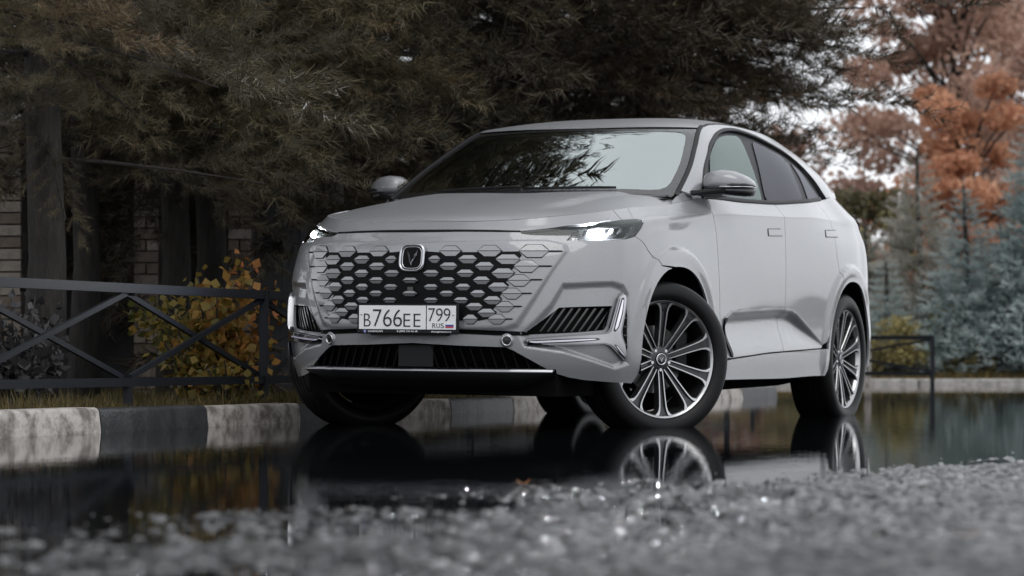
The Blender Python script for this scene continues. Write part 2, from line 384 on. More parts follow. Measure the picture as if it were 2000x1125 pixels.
def patch(poly, holes=(), surf=None, norm=None, h=.02, lift=0.0, flange=.012, gap=0.0, edge_h=.012, vsc=None):
    """trimmed piece of a surface: returns vertices, faces, normals.  poly in (s, v*vsc) metres"""
    vsc = VSC if vsc is None else vsc; surf = surf or B; norm = norm or (lambda s, v: Bn(s, v)*NSIGN)
    poly = np.array(poly, float)*[1, vsc]
    if gap:
        mid = (poly[:,0] < 1e-4)|(poly[:,0] > SMAX-1e-4); end = poly[:,0].copy(); poly = shrink(poly, gap)
        if surf is B: poly[mid,0] = end[mid]                       # the two halves meet on the centre line
    loops = [densify(poly, edge_h)]+[densify(np.array(q, float)*[1, vsc], edge_h) for q in holes]
    pts = []; edges = []; rings = []
    for l in loops:
        n0 = len(pts); pts += list(l); k = len(l); edges += [(n0+i, n0+(i+1) % k) for i in range(k)]; rings.append(np.arange(n0, n0+k))
    lo, hi = loops[0].min(0), loops[0].max(0)
    gx, gy = np.meshgrid(np.arange(lo[0]+h/2, hi[0], h), np.arange(lo[1]+h/2, hi[1], h)); Gp = np.stack([gx.ravel(), gy.ravel()], 1)
    ok = inside(loops[0], Gp)
    for l in loops[1:]: ok &= ~inside(l, Gp)
    Gp = Gp[ok]; allb = np.concatenate(loops)
    if len(Gp):
        cs = h*.5; occ = set()
        for bx_, by_ in np.floor(allb/cs).astype(int):
            occ.add((bx_, by_))
        ck = np.floor(Gp/cs).astype(int); Gp = Gp[[(a_, b_) not in occ for a_, b_ in ck]]
    pts += list(Gp)
    r = delaunay_2d_cdt([Vector(p) for p in pts], edges, [], 0, 1e-6)
    Vv = np.array([tuple(p) for p in r[0]]); F = np.array([f for f in r[2]]); cen = Vv[F].mean(1)
    ok = inside(loops[0], cen)
    for l in loops[1:]: ok &= ~inside(l, cen)
    F = F[ok]
    P = surf(Vv[:,0], Vv[:,1]/vsc); Nn = norm(Vv[:,0], Vv[:,1]/vsc); P = P+Nn*lift
    a, b, c = P[F[:,0]], P[F[:,1]], P[F[:,2]]; fl = (np.cross(b-a, c-a)*Nn[F[:,0]]).sum(1) < 0; F[fl] = F[fl][:, ::-1]
    V = [P]; NN = [Nn]; FF = [tuple(f) for f in F]; n = len(P)
    if flange:
        for ri, l in enumerate(loops):
            Q = surf(l[:,0], l[:,1]/vsc); q = norm(l[:,0], l[:,1]/vsc); k = len(l)
            A_ = 0.5*np.sum(l[:,0]*np.roll(l[:,1],-1)-np.roll(l[:,0],-1)*l[:,1])
            tg = np.roll(Q,-1,0)-np.roll(Q,1,0); out = np.cross(tg, q); out /= np.linalg.norm(out, axis=1, keepdims=True)+1e-12
            if (A_ < 0): out = -out
            # the sign of "out" depends on the handedness of the parametrisation; settle it with the loop centre
            if ((Q-Q.mean(0))*out).sum() < 0: out = -out
            if ri: out = -out
            V += [Q+q*lift, Q+q*(lift-flange)]; NN += [out, out]
            o = out
            for i in range(k):
                j = (i+1) % k; f = (n+i, n+j, n+k+j, n+k+i)
                nn = np.cross(Q[j]-Q[i], -q[i]); FF.append(f if nn @ o[i] > 0 else f[::-1])
            n += 2*k
    return np.concatenate(V), FF, np.concatenate(NN)
def put(name, VFN, m, parent, both=False, join=False, smooth=True):
    """place a patch on the left side, and mirrored on the right"""
    V, F, Nn = VFN; res = []
    V2 = V*_flip; N2 = Nn*_flip; F2 = [f[::-1] for f in F]
    if join:
        k = len(V); return [mesh(name, np.concatenate([V, V2]), F+[tuple(i+k for i in f) for f in F2], m, parent, smooth, np.concatenate([Nn, N2]))]
    res.append(mesh(name, V, F, m, parent, smooth, Nn))
    if both: res.append(mesh(name, V2, F2, m, parent, smooth, N2))
    return res
def PX(*pts): return inv('px', pts)
def XZ(*pts): return inv('xz', pts)
def center_v(z):
    vv = np.linspace(0, VMAX, 400); P = B(np.zeros(400), vv); return float(np.interp(z, P[:,2], vv))
def arch_pts(k, t0, t1, n, f=1.0):
    cx, cz, a, b = ARCH[k]; out = []
    for t in np.linspace(R(t0), R(t1), n):
        c, s_ = math.cos(t), math.sin(t); e = 2/2.25
        out.append((cx+f*a*math.copysign(abs(c)**e, c), cz+f*b*math.copysign(abs(s_)**e, s_)))
    return out
GAP = .0022
_q = lambda pts: np.array(pts)*[1, VSC]
_cv = lambda z: (-.3, center_v(z))
_fr = dict(grille=_q([_cv(.478), *PX((985,640),(1006,632),(1040,580),(1070,532),(1100,490),(1096,478),(1060,470)), _cv(.885)]),
           pocket=_q(PX((1010,655),(1040,628),(1070,595),(1095,553),(1195,549),(1216,556),(1226,575),(1228,640),(1228,712),(1200,722),(1150,705),(1100,690),(1020,678))),
           ledge=_q([_cv(.952), *PX((1000,452),(1012,451),(1100,440),(1190,431),(1262,424),(1262,395)), (S_KN[6]-.05, 9.6), (-.3, 9.6)]))
FRONT.update(_fr)
# --- front bumper and nose
hood_px = [(1190,410.5),(1162,414),(1110,420),(1060,425),(1010,429.5),(975,431.5)]
lamp_up = [(1212,429.5),(1180,432),(1100,441),(1010,452)]
lamp_low = [(1016,456.5),(1032,459),(1112,460),(1103,469.5),(1180,469.5),(1215,467.5),(1236,462)]
s_front = B(np.linspace(0, 2, 800), np.full(800, 9.)); 
def top_at_px(x):
    q = project(s_front)[:,0]; return (float(np.interp(x, q, np.linspace(0, 2, 800))), VMAX)
split_low = [(1262,490),(1290,519)]
a_front = [p for p in arch_pts(0, 78, -22, 16)]
a_front = [p for p in a_front if p[0] > -.07]
bar_bot = center_v(.415)
bumper_poly = ([(0, bar_bot)] + PX((900,676),(985,679),(1000,685),(1040,707),(1080,729),(1110,738),(1140,743)) +
               PX((1175,746),(1205,748)) + XZ((.345,.232)) + XZ(*[p for p in reversed(a_front) if p[1] > .25]) +
               PX(*reversed(split_low)) + PX(*reversed(lamp_low)) + PX(*reversed(lamp_up)) +
               [top_at_px(1192)] + [(s_, VMAX) for s_ in np.linspace(top_at_px(1192)[0], 0, 12)[1:]])
intake = PX((1026,648),(1089,601),(1119,599.5),(1193,597.5),(1184,637),(1178,645),(1119,650),(1028,654))
bumper = put('front_bumper', patch(bumper_poly, [intake], gap=GAP, h=.0085, edge_h=.009), paint, car, join=True)[0]
tag(bumper, 'light grey front bumper with a wide patterned grille')
# --- fenders, doors, quarters, sills
a_rear = [p for p in arch_pts(0, 78, 215, 26) if p[0] < -.06]
arch_end = [p for p in a_rear if p[1] > .255]
fender_poly = (PX((1212,429.5),(1240,428),(1250,430),(1252.5,436),(1248,446),(1236,462)) + PX(*split_low) + XZ(*arch_end) +
               XZ((-.60,.246),(-.81,.245),(-.80,.345),(-.775,.45),(-.755,.54),(-.742,.725),(-.72,.95),(-.705,1.10)) + [(float(np.interp(.705, -B(np.linspace(1.2,3,300), np.full(300,9.))[:,0], np.linspace(1.2,3,300))), VMAX)] +
               [(s_, VMAX) for s_ in np.linspace(float(np.interp(.70, -B(np.linspace(1.2,3,300), np.full(300,9.))[:,0], np.linspace(1.2,3,300))), top_at_px(1192)[0], 12)[1:]])
put('fender', patch(fender_poly, gap=GAP, h=.011), paint, car, both=True)
def top_s(x):
    ss = np.linspace(1.2, 5, 900); return float(np.interp(-x, -B(ss, np.full(900, 9.))[:,0], ss))
def toprun(x0, x1, n=10): return [(s_, VMAX) for s_ in np.linspace(top_s(x0), top_s(x1), n)]
sill_top = lambda x: float(np.interp(x, [-2.6,-1.58,-.87,-.7], [.41,.381,.345,.34]))
fd = (toprun(-1.815, -.705, 16) + XZ((-.705,1.10),(-.72,.95),(-.742,.725),(-.755,.54),(-.775,.45),(-.80,.355)) +
      XZ(*[(x, sill_top(x)+.004) for x in np.linspace(-.95, -1.815, 8)]) + XZ((-1.815,.6),(-1.815,.9),(-1.815,1.1)))
ra = [p for p in arch_pts(1, 30, -6, 12, 1.13)]                       # edge of the rear door follows the wheel
rd_edge = [(ARCH[1][0]+1.13*ARCH[1][2]*math.cos(R(t)), ARCH[1][1]+1.13*ARCH[1][3]*math.sin(R(t))) for t in (62, 50, 38, 26, 14, 5)]
rd = (toprun(-2.70, -1.815, 12) + XZ((-1.815,1.1),(-1.815,.9),(-1.815,.6)) + XZ(*[(x, sill_top(x)+.004) for x in np.linspace(-1.815, -2.50, 8)]) +
      XZ(*[p for p in reversed(rd_edge) if p[1] > sill_top(p[0])+.02]) + XZ((-2.74,.95),(-2.72,1.1)))
front_doors = put('door', patch(fd, gap=GAP, h=.011), paint, car, both=True)
rear_doors = put('door', patch(rd, gap=GAP, h=.011), paint, car, both=True)
def s_at(x, v_):
    q_ = np.linspace(S_KN[7], S_KN[16], 500); return float(np.interp(-x, -B(q_, np.full(500, v_), False)[:,0], q_))
sill = XZ((-.80,.335)) + XZ(*[(x, sill_top(x)) for x in np.linspace(-.95, -2.60, 12)]) + XZ(*[p for p in arch_pts(1, -2, -16, 5) if p[1] > .26]) + [(s_at(x, 0.0), 0.0) for x in np.linspace(-2.59, -.85, 14)]
put('sill', patch(sill, gap=GAP), paint, car, both=True)
arch2 = [p for p in arch_pts(1, -4, 200, 44)]
qt_low = XZ(*[p for p in arch2])
quarter = (toprun(-3.2, -2.70, 6) + XZ((-2.72,1.1),(-2.74,.95)) + XZ(*[p for p in rd_edge if p[1] > sill_top(p[0])+.02]) + XZ((-2.575,.415)) + qt_low +
           XZ((-3.46,.27)) + [(S_KN[17], .0)] + [(S_KN[17], v_) for v_ in (1,2,3,4,5,6,7,8,9)] + [(s_, VMAX) for s_ in np.linspace(S_KN[17], top_s(-3.2), 8)[1:-1]])
put('rear_quarter', patch(quarter, gap=GAP, h=.011), paint, car, both=True)
tail = [(S_KN[17], 0), (SMAX, 0), (SMAX, VMAX), (S_KN[17], VMAX)]
tail = put('tailgate', patch(tail, gap=GAP, h=.04), paint, car, join=True)[0]
# --- dark inner shell so nothing shows through the shut lines
ss = np.linspace(0, SMAX, 260); vv = np.linspace(0, VMAX, 46); Sg, Vg = np.meshgrid(ss, vv, indexing='ij')
Pi = B(Sg.ravel(), Vg.ravel()); Ni = Bn(Sg.ravel(), Vg.ravel())*NSIGN; Pi = Pi-Ni*np.where((Sg.ravel() < S_KN[7])[:,None], .05, .014)
Fi = []
lampbox = inside(np.array(PX(*(lamp_up+lamp_low+[(1252,436),(1250,430),(1240,428)])))*[1, VSC], np.stack([Sg.ravel(), Vg.ravel()*VSC], 1))
for i in range(len(ss)-1):
    for j in range(len(vv)-1):
        q = (i*len(vv)+j, (i+1)*len(vv)+j, (i+1)*len(vv)+j+1, i*len(vv)+j+1); c = Pi[list(q)].mean(0)
        if min(arch_r(c[0], c[2], 0) if c[1] > .5 and c[0] < .6 else 9, arch_r(c[0], c[2], 1) if c[1] > .5 else 9) < 1.06: continue
        if c[0] > .62 and c[2] < .30 or c[0] > .1 and c[2] < .30: continue
        Fi.append(q)
k = len(Pi)
mesh('inner_shell', np.concatenate([Pi, Pi*_flip]), Fi+[tuple(i+k for i in f[::-1]) for f in Fi], inner_black, car)
# ---- bonnet
_sx = np.linspace(0, top_s(-.70), 400); _tp = B(_sx, np.full(400, 9.)); _o = np.argsort(_tp[:,0])
edge_y = lambda x: np.interp(x, _tp[_o,0], _tp[_o,1]); edge_z = lambda x: np.interp(x, _tp[_o,0], _tp[_o,2])
HX = [-.62,-.45,-.25,0,.25,.5,.62,.70,.755,.797]; HZ = [1.222,1.208,1.187,1.158,1.124,1.083,1.058,1.038,1.019,.9985]
zc_h = lambda x: hermite(np.array(HX), np.array(HZ)[:,None], np.asarray(x, float))[:,0]
def hood_z(x, y):
    t = np.clip(np.abs(y)/np.maximum(edge_y(x), 1e-4), 0, 1)
    ex = 2.3+4.2*sst(.45, -.3, np.asarray(x, float)); z = zc_h(x)+(edge_z(x)-zc_h(x))*(t**ex)
    k = sst(.55, .2, x)*sst(-.1, .3, t)                               # raised centre field with soft flanks
    return z+.012*k*(sst(.74, .60, t))-.006*k
nx, ny = 70, 91; V = []
_se = float(np.interp(.45, -_tp[:,0], _sx)); _uu = np.linspace(-1, 1, ny)
for i in range(nx):
    u = i/(nx-1)
    for t in _uu:
        E0 = B(abs(t)*_se, 9.0)[0]; ex_, ey_ = E0[0]-.0035*(1-abs(t)), max(E0[1]-.0035, 0)
        ry = .795*abs(t); rx_ = -.45-.07*t*t
        V.append((ex_+(rx_-ex_)*u, math.copysign(ey_+(ry-ey_)*u, t)))
V = np.array(V); Zh = hood_z(V[:,0], V[:,1]); P = np.column_stack([V, Zh])
e = 1e-3; gx = (hood_z(V[:,0]+e, V[:,1])-hood_z(V[:,0]-e, V[:,1]))/(2*e); gy = (hood_z(V[:,0], V[:,1]+e)-hood_z(V[:,0], V[:,1]-e))/(2*e)
Nh = np.column_stack([-gx, -gy, np.ones(len(V))]); Nh /= np.linalg.norm(Nh, axis=1, keepdims=True)
F = [(i*ny+j, i*ny+j+1, (i+1)*ny+j+1, (i+1)*ny+j) for i in range(nx-1) for j in range(ny-1)]
rim = list(range(ny))
P2 = list(P); N2 = list(Nh); n0 = len(P2)
for i in rim: P2.append(P[i]); N2.append((0, np.sign(P[i][1]) or 1, 0))
for i in rim: P2.append(P[i]-np.array((0, 0, .02))); N2.append((0, np.sign(P[i][1]) or 1, 0))
k = len(rim); F += [(n0+i, n0+i+1, n0+k+i+1, n0+k+i) for i in range(k-1)]
hood = mesh('hood', P2, F, paint, car, True, N2)

# ---- greenhouse: belt line, roof rail line
RAIL = np.array([(-.47,.83,1.185),(-.75,.792,1.338),(-1.0,.732,1.474),(-1.24,.672,1.592),(-1.5,.648,1.636),(-1.9,.638,1.654),(-2.4,.632,1.645),(-2.85,.628,1.592),(-3.2,.63,1.530),(-3.5,.63,1.450)])
BX = [-.60,-.80,-1.05,-1.3,-1.6,-1.95,-2.4,-2.78,-3.08,-3.36]
BELT = np.array([B(top_s(x), 9.0)[0] for x in BX])
TK = np.arange(10.)
def Gs(t, w):
    """side of the cabin: t along the car, w 0 at the belt, 1 at the roof rail"""
    t = np.atleast_1d(np.asarray(t, float)); w = np.atleast_1d(np.asarray(w, float))
    b = hermite(TK, BELT, t); r = hermite(TK, RAIL, t)
    P = b+(r-b)*w[:,None]; bl = .022*4*np.clip(w, -.2, 1.1)*(1-np.clip(w, -.2, 1.1)) + .018*sst(.80, 1.0, w)*0
    P[:,1] += bl*.9; P[:,2] += bl*.35
    return P
def Gn(t, w, e=.01):
    n = np.cross(Gs(t+e, w)-Gs(t-e, w), Gs(t, w+e)-Gs(t, w-e)); n /= np.linalg.norm(n, axis=1, keepdims=True)
    return n*np.sign(n[:,1:2])
_gt, _gw = np.meshgrid(np.linspace(0, 9, 400), np.linspace(-.02, 1.02, 90), indexing='ij'); _gt = _gt.ravel(); _gw = _gw.ravel(); _GG = project(Gs(_gt, _gw))
def GPX(*pts):
    out = []
    for p in pts:
        p = np.array(p, float); i = ((_GG-p)**2).sum(1).argmin(); q = np.array([_gt[i], _gw[i]])
        for _ in range(5):
            e = 1e-3; f0 = project(Gs(q[0], q[1]))[0]; J = np.stack([(project(Gs(q[0]+e, q[1]))[0]-f0)/e, (project(Gs(q[0], q[1]+e))[0]-f0)/e], 1)
            q = q+np.clip(np.linalg.solve(J, p-f0), -.1, .1)
        out.append((float(np.clip(q[0], 0, 9)), float(np.clip(q[1], 0.0, 1.0))))
    return out
TSC = .34; WSC = .48
def gpatch(poly, holes=(), **k):
    f = lambda q: [(a*TSC, b*WSC) for a, b in q]
    return patch(f(poly), [f(h) for h in holes], surf=lambda s, v: Gs(s/TSC, v/WSC), norm=lambda s, v: Gn(s/TSC, v/WSC), vsc=1.0, **k)
dlo = GPX((1362,380),(1370,338),(1379,295),(1386,273),(1396,259.5),(1411,253.5),(1435,255),(1466,265.5),(1502,283.5),(1533,303),(1558,324),(1582,350),(1600,376),(1608,388.5),(1600,394))
dlo = [q for q in dlo] + [(t, .012) for t in np.linspace(dlo[-1][0]-.1, dlo[0][0]+.05, 14)]
frame_poly = [(t, 0.0) for t in np.linspace(0.02, 9, 30)] + [(9, 1.0)] + [(t, 1.0) for t in np.linspace(9, .02, 60)[1:-1]]
put('side_frame', gpatch(frame_poly, [dlo], h=.02), paint, car, both=True)
fw = GPX((1372,374),(1382,310),(1390,284),(1399,268.5),(1413,263),(1440,264.5),(1470,336),(1486,390)); fw = fw[:-1]+[(fw[-1][0], .03), (fw[0][0]+.1, .03)]
rw = GPX((1464,273),(1500,291.5),(1532,309.5),(1549,345),(1567,393)); rw = rw[:-1]+[(rw[-1][0], .03), (GPX((1492,392))[0][0], .03)]
qw = GPX((1541,317),(1560,334),(1580,362),(1598,386),(1577,392),(1559,345))
put('window_surround', gpatch(shrink(np.array(dlo)*[TSC,WSC], .001)/[TSC,WSC], [shrink(np.array(q_)*[TSC,WSC], .006)/[TSC,WSC] for q_ in (fw, rw, qw)], h=.04, lift=-.014, flange=0), trim_black, car, both=True)
fwo = put('side_window', gpatch(round_poly(fw, .25), h=.04, lift=-.009, flange=.004), side_glass, car, both=True)
rwo = put('side_window', gpatch(round_poly(rw, .2), h=.04, lift=-.009, flange=.004), privacy_glass, car, both=True)
put('quarter_window', gpatch(round_poly(qw, .2), h=.03, lift=-.009, flange=.004), privacy_glass, car, both=True)
# belt moulding and roof drip rail along the cabin side
def strip(name, curve, n0, w, th, m, both=True):
    """a moulding of width w and thickness th that follows a curve; n0 outward direction per point"""
    C = np.array(curve); n0 = np.array(n0); T = np.gradient(C, axis=0); T /= np.linalg.norm(T, axis=1, keepdims=True); U = np.cross(T, n0); U /= np.linalg.norm(U, axis=1, keepdims=True)
    rows = [C-U*w/2-n0*.004, C-U*w/2+n0*th*.7, C-U*w/4+n0*th, C+U*w/4+n0*th, C+U*w/2+n0*th*.7, C+U*w/2-n0*.004]; k = len(rows); V = np.stack(rows, 1).reshape(-1, 3)
    F = [(i*k+j, i*k+j+1, (i+1)*k+j+1, (i+1)*k+j) for i in range(len(C)-1) for j in range(k-1)]+[tuple(range(k)), tuple(range((len(C)-1)*k, len(C)*k))]
    r = [mesh(name, V, F, m, car, True, )]
    if both: r.append(mesh(name, V*_flip, [f[::-1] for f in F], m, car, True))
    return r
tt = np.linspace(dlo[0][0]+.12, dlo[-15][0]-.05, 50)
strip('belt_moulding', Gs(tt, np.full(50, .018)), Gn(tt, np.full(50, .02)), .022, .006, trim_black)
up = np.array(dlo[:14]); ut = hermite(np.arange(14.), up, np.linspace(0, 13, 90))
strip('window_seal', Gs(ut[:,0], ut[:,1]), Gn(ut[:,0], ut[:,1]), .020, .004, trim_black)

# ---- roof and windscreen
RZX = [-3.6,-3.2,-2.85,-2.4,-1.9,-1.5,-1.3,-1.10]; RZZ = [1.485,1.592,1.655,1.700,1.708,1.674,1.640,1.588]
zc_r = lambda x: hermite(np.array(RZX), np.array(RZZ)[:,None], np.asarray(x, float))[:,0]
rt = np.linspace(2.6, 9, 300); rp = hermite(TK, RAIL, rt); oo = np.argsort(rp[:,0])
rail_y = lambda x: np.interp(x, rp[oo,0], rp[oo,1]); rail_z = lambda x: np.interp(x, rp[oo,0], rp[oo,2])
nx, ny = 70, 41; V = []; Nr = []
def roof_pt(u, t):
    x0 = -1.13-.115*t*t; x1 = -3.56+.06*t*t; x = x0+(x1-x0)*u; ry = rail_y(x)-.002; rz = rail_z(x)
    return np.stack([x, t*ry, zc_r(x)+(rz-zc_r(x))*np.abs(t)**3.2], -1)
U, Tt = np.meshgrid(np.linspace(0, 1, nx), np.sin(np.linspace(-1, 1, ny)*math.pi/2), indexing='ij'); U = U.ravel(); Tt = Tt.ravel()
P = roof_pt(U, Tt); e = 1e-3
n = np.cross(roof_pt(U, np.clip(Tt+e,-1,1))-roof_pt(U, np.clip(Tt-e,-1,1)), roof_pt(np.minimum(U+e,1), Tt)-roof_pt(np.maximum(U-e,0), Tt)); n /= np.linalg.norm(n, axis=1, keepdims=True); n *= np.sign(n[:,2:3])
F = [(i*ny+j, (i+1)*ny+j, (i+1)*ny+j+1, i*ny+j+1) for i in range(nx-1) for j in range(ny-1)]
F = [f[::-1] if np.cross(P[f[1]]-P[f[0]], P[f[2]]-P[f[0]])[2] < 0 else f for f in F]
mesh('roof', P, F, paint, car, True, n)
def ws(u, t):
    """windscreen: u 0 at the cowl, 1 at the roof; t across"""
    r = hermite(TK, RAIL, np.atleast_1d(u)*3.0); t = np.atleast_1d(t); k = 1-np.abs(t)**2.1
    return np.stack([r[:,0]+(.115+.02*(1-u))*k, t*(r[:,1]-.012), r[:,2]-.004+.018*k-.014*k*u], -1)
def wsn(u, t, e=.003):
    n = np.cross(ws(u, np.clip(t+e,-1,1))-ws(u, np.clip(t-e,-1,1)), ws(np.clip(u+e,0,1), t)-ws(np.clip(u-e,0,1), t)); n /= np.linalg.norm(n, axis=1, keepdims=True); return n*np.sign(n[:,2:3])
USC, T2 = .9, .75
def wpatch(poly, holes=(), **k):
    f = lambda q: [(a*USC, b*T2) for a, b in q]
    return patch(f(poly), [f(h) for h in holes], surf=lambda s, v: ws(s/USC, v/T2), norm=lambda s, v: wsn(s/USC, v/T2), vsc=1.0, **k)
pane = [(0, -.985), (0, 0), (0, .985), (.5, .985), (.985, .985), (.985, 0), (.985, -.985), (.5, -.985)]
V, F, Nn = wpatch(pane, h=.05, flange=.006); mesh('windshield', V, F, windscreen_glass, car, True, Nn)
hole = round_poly([(.06, -.925), (.06, .925), (.5, .93), (.91, .915), (.935, .5), (.94, 0), (.935, -.5), (.91, -.915), (.5, -.93)], .22)
V, F, Nn = wpatch(pane, [hole], h=.04, lift=.0015, flange=0); mesh('windshield_border', V, F, frit, car, True, Nn)
# A-pillar seal between glass and body, and the gutter line of the roof
ut = np.linspace(0, 3.25, 40); rl = hermite(TK, RAIL, ut)
strip('pillar_seal', rl+np.array([.0,-.012,.001]), np.tile([(.25,.25,.93)], (40,1)), .026, .004, black_plastic)
ut = np.linspace(3.2, 8.6, 60); rl = hermite(TK, RAIL, ut)
strip('roof_gutter', rl+np.array([0,-.004,-.001]), np.tile([(0,.3,.95)], (60,1)), .016, .003, black_plastic)
for sg in (1, -1):                                                     # small body panel at the foot of each pillar
    lo = [B(top_s(x), 9.0)[0] for x in np.linspace(-.62, -.40, 9)]; hi = [(-.60,.842,1.205),(-.56,.838,1.205),(-.53,.834,1.202),(-.50,.831,1.197),(-.475,.829,1.188),(-.455,.826,1.180),(-.44,.822,1.172),(-.42,.818,1.158),(-.405,.815,1.146)]
    V = [q*np.array([1, sg, 1]) for q in np.array(lo+hi)]; F = [(i, i+1, 10+i, 9+i) for i in range(8)]; F = [f[::-1] for f in F] if sg > 0 else F
    mesh('cowl_corner', V, F, paint, car, True)
# rear window and spoiler
V = [(-3.52,.58,1.36),(-3.52,-.58,1.36),(-3.60,-.40,1.235),(-3.60,.40,1.235),(-3.56,0,1.39),(-3.615,0,1.235)]
mesh('rear_window', [(-3.50,.61,1.45),(-3.555,.3,1.468),(-3.56,0,1.472),(-3.555,-.3,1.468),(-3.50,-.61,1.45),(-3.55,-.57,1.272),(-3.61,-.3,1.262),(-3.62,0,1.258),(-3.61,.3,1.262),(-3.55,.57,1.272)],
     [(0,1,8,9),(1,2,7,8),(2,3,6,7),(3,4,5,6)], privacy_glass, car, True)
for sg in (1, -1): mesh('tailgate_corner', [(-3.5,sg*.63,1.448),(-3.38,sg*.755,1.308),(-3.55,sg*.57,1.272),(-3.49,sg*.612,1.448)], [(0,1,2,3)], paint, car)
sp = MB()
for j in range(13):
    t = -1+2*j/12; x = -3.52+.08*t*t; z = 1.495-.045*t*t
    sp.V += [(x, .64*t, z), (x-.20+.06*t*t, .62*t, z-.045), (x-.20+.06*t*t, .62*t, z-.062), (x, .64*t, z-.05)]
sp.F = [(4*j+a, 4*j+(a+1)%4, 4*j+4+(a+1)%4, 4*j+4+a) for j in range(12) for a in range(4)]+[(0,1,2,3),(48,51,50,49)]
sp.obj('rear_spoiler', paint, car, sharp=40)
# ================================================================== car details
def bpoint(px_pts, lift=0.0):
    q = np.array(PX(*px_pts)); return B(q[:,0], q[:,1])+Bn(q[:,0], q[:,1])*NSIGN*lift
def pad(name, px, m, parent, lift=.004, th=.008, h=.02, both=True, rnd=0, dst=None):
    q = PX(*px)
    if rnd: q = round_poly(np.array(q)*[1,VSC], rnd); q = [(a[0], a[1]/VSC) for a in q]
    return put(name, patch(q, h=h, lift=lift, flange=th, edge_h=.01), m, parent, both=both)
def group_of(name, n=2): return [empty(name, parent=car) for _ in range(n)]
Z5 = lambda X, Y: (590+X/3.846, 460+Y/3.846)           # measured on an enlargement of the nose
Z2 = lambda X, Y: (880+X/2.343, 380+Y/2.343)
# ---- headlights
lamp_poly = lamp_up[::-1] + [(1240,428),(1250,430),(1252.5,436),(1248,446)] + lamp_low[::-1]
lq = PX(*lamp_poly)
heads = [empty('headlight', parent=car), empty('headlight', parent=car)]
def lamp_part(name, VFN, m):
    a, b = put(name, VFN, m, None, both=True); a.parent = heads[0]; b.parent = heads[1]; return a, b
lamp_part('lamp_housing', patch(lq, h=.03, lift=-.042, flange=-.038), black_gloss)
lamp_part('lens', patch(lq, h=.02, lift=-.002, flange=.004, gap=.003), lamp_glass)
lamp_part('bezel', patch(PX((1024,453.5),(1100,445),(1180,437),(1226,433.5),(1229,436.5),(1180,440.5),(1100,448.5),(1030,456)), h=.02, lift=-.018, flange=.006), black_plastic)
lamp_part('lower_bezel', patch(PX((1114,462),(1180,463.5),(1214,462),(1232,450),(1236,437),(1240,440),(1236,453),(1216,466),(1180,467),(1110,467)), h=.02, lift=-.016, flange=.006), alloy_dark)
lamp_part('lamp_blade', patch(PX((1034,456.5),(1110,457),(1116,450),(1100,450),(1040,454)), h=.02, lift=-.014, flange=.01), black_plastic)
def cell(cx, cy, w, h_, m, name, lift=-.016):
    lamp_part(name, patch(round_poly(PX((cx-w,cy-h_),(cx+w,cy-h_),(cx+w,cy+h_),(cx-w,cy+h_)), .3), h=.01, lift=lift, flange=.02), m)
cell(1150, 448.5, 3.2, 3.6, led_soft, 'light_module'); cell(1170, 449, 7.5, 6.0, led, 'light_module'); cell(1192.5, 446.5, 3.0, 4, led_soft, 'light_module')
cell(1133, 449, 4, 3.2, alloy_dark, 'reflector_cup'); cell(1120, 464, 6, 1.8, satin, 'reflector_cup'); cell(1212, 447, 3, 5, alloy_dark, 'reflector_cup')
# thin dark groove that joins the two headlights
gq = [(0, center_v(.9465))]+PX((900,452.5),(960,453),(1012,453.5))+PX((1012,451),(960,449.5),(900,448.8))+[(0, center_v(.9585))]
put('nose_groove', patch(gq, h=.02, lift=.0022, flange=.006), grille_black, car, join=True)
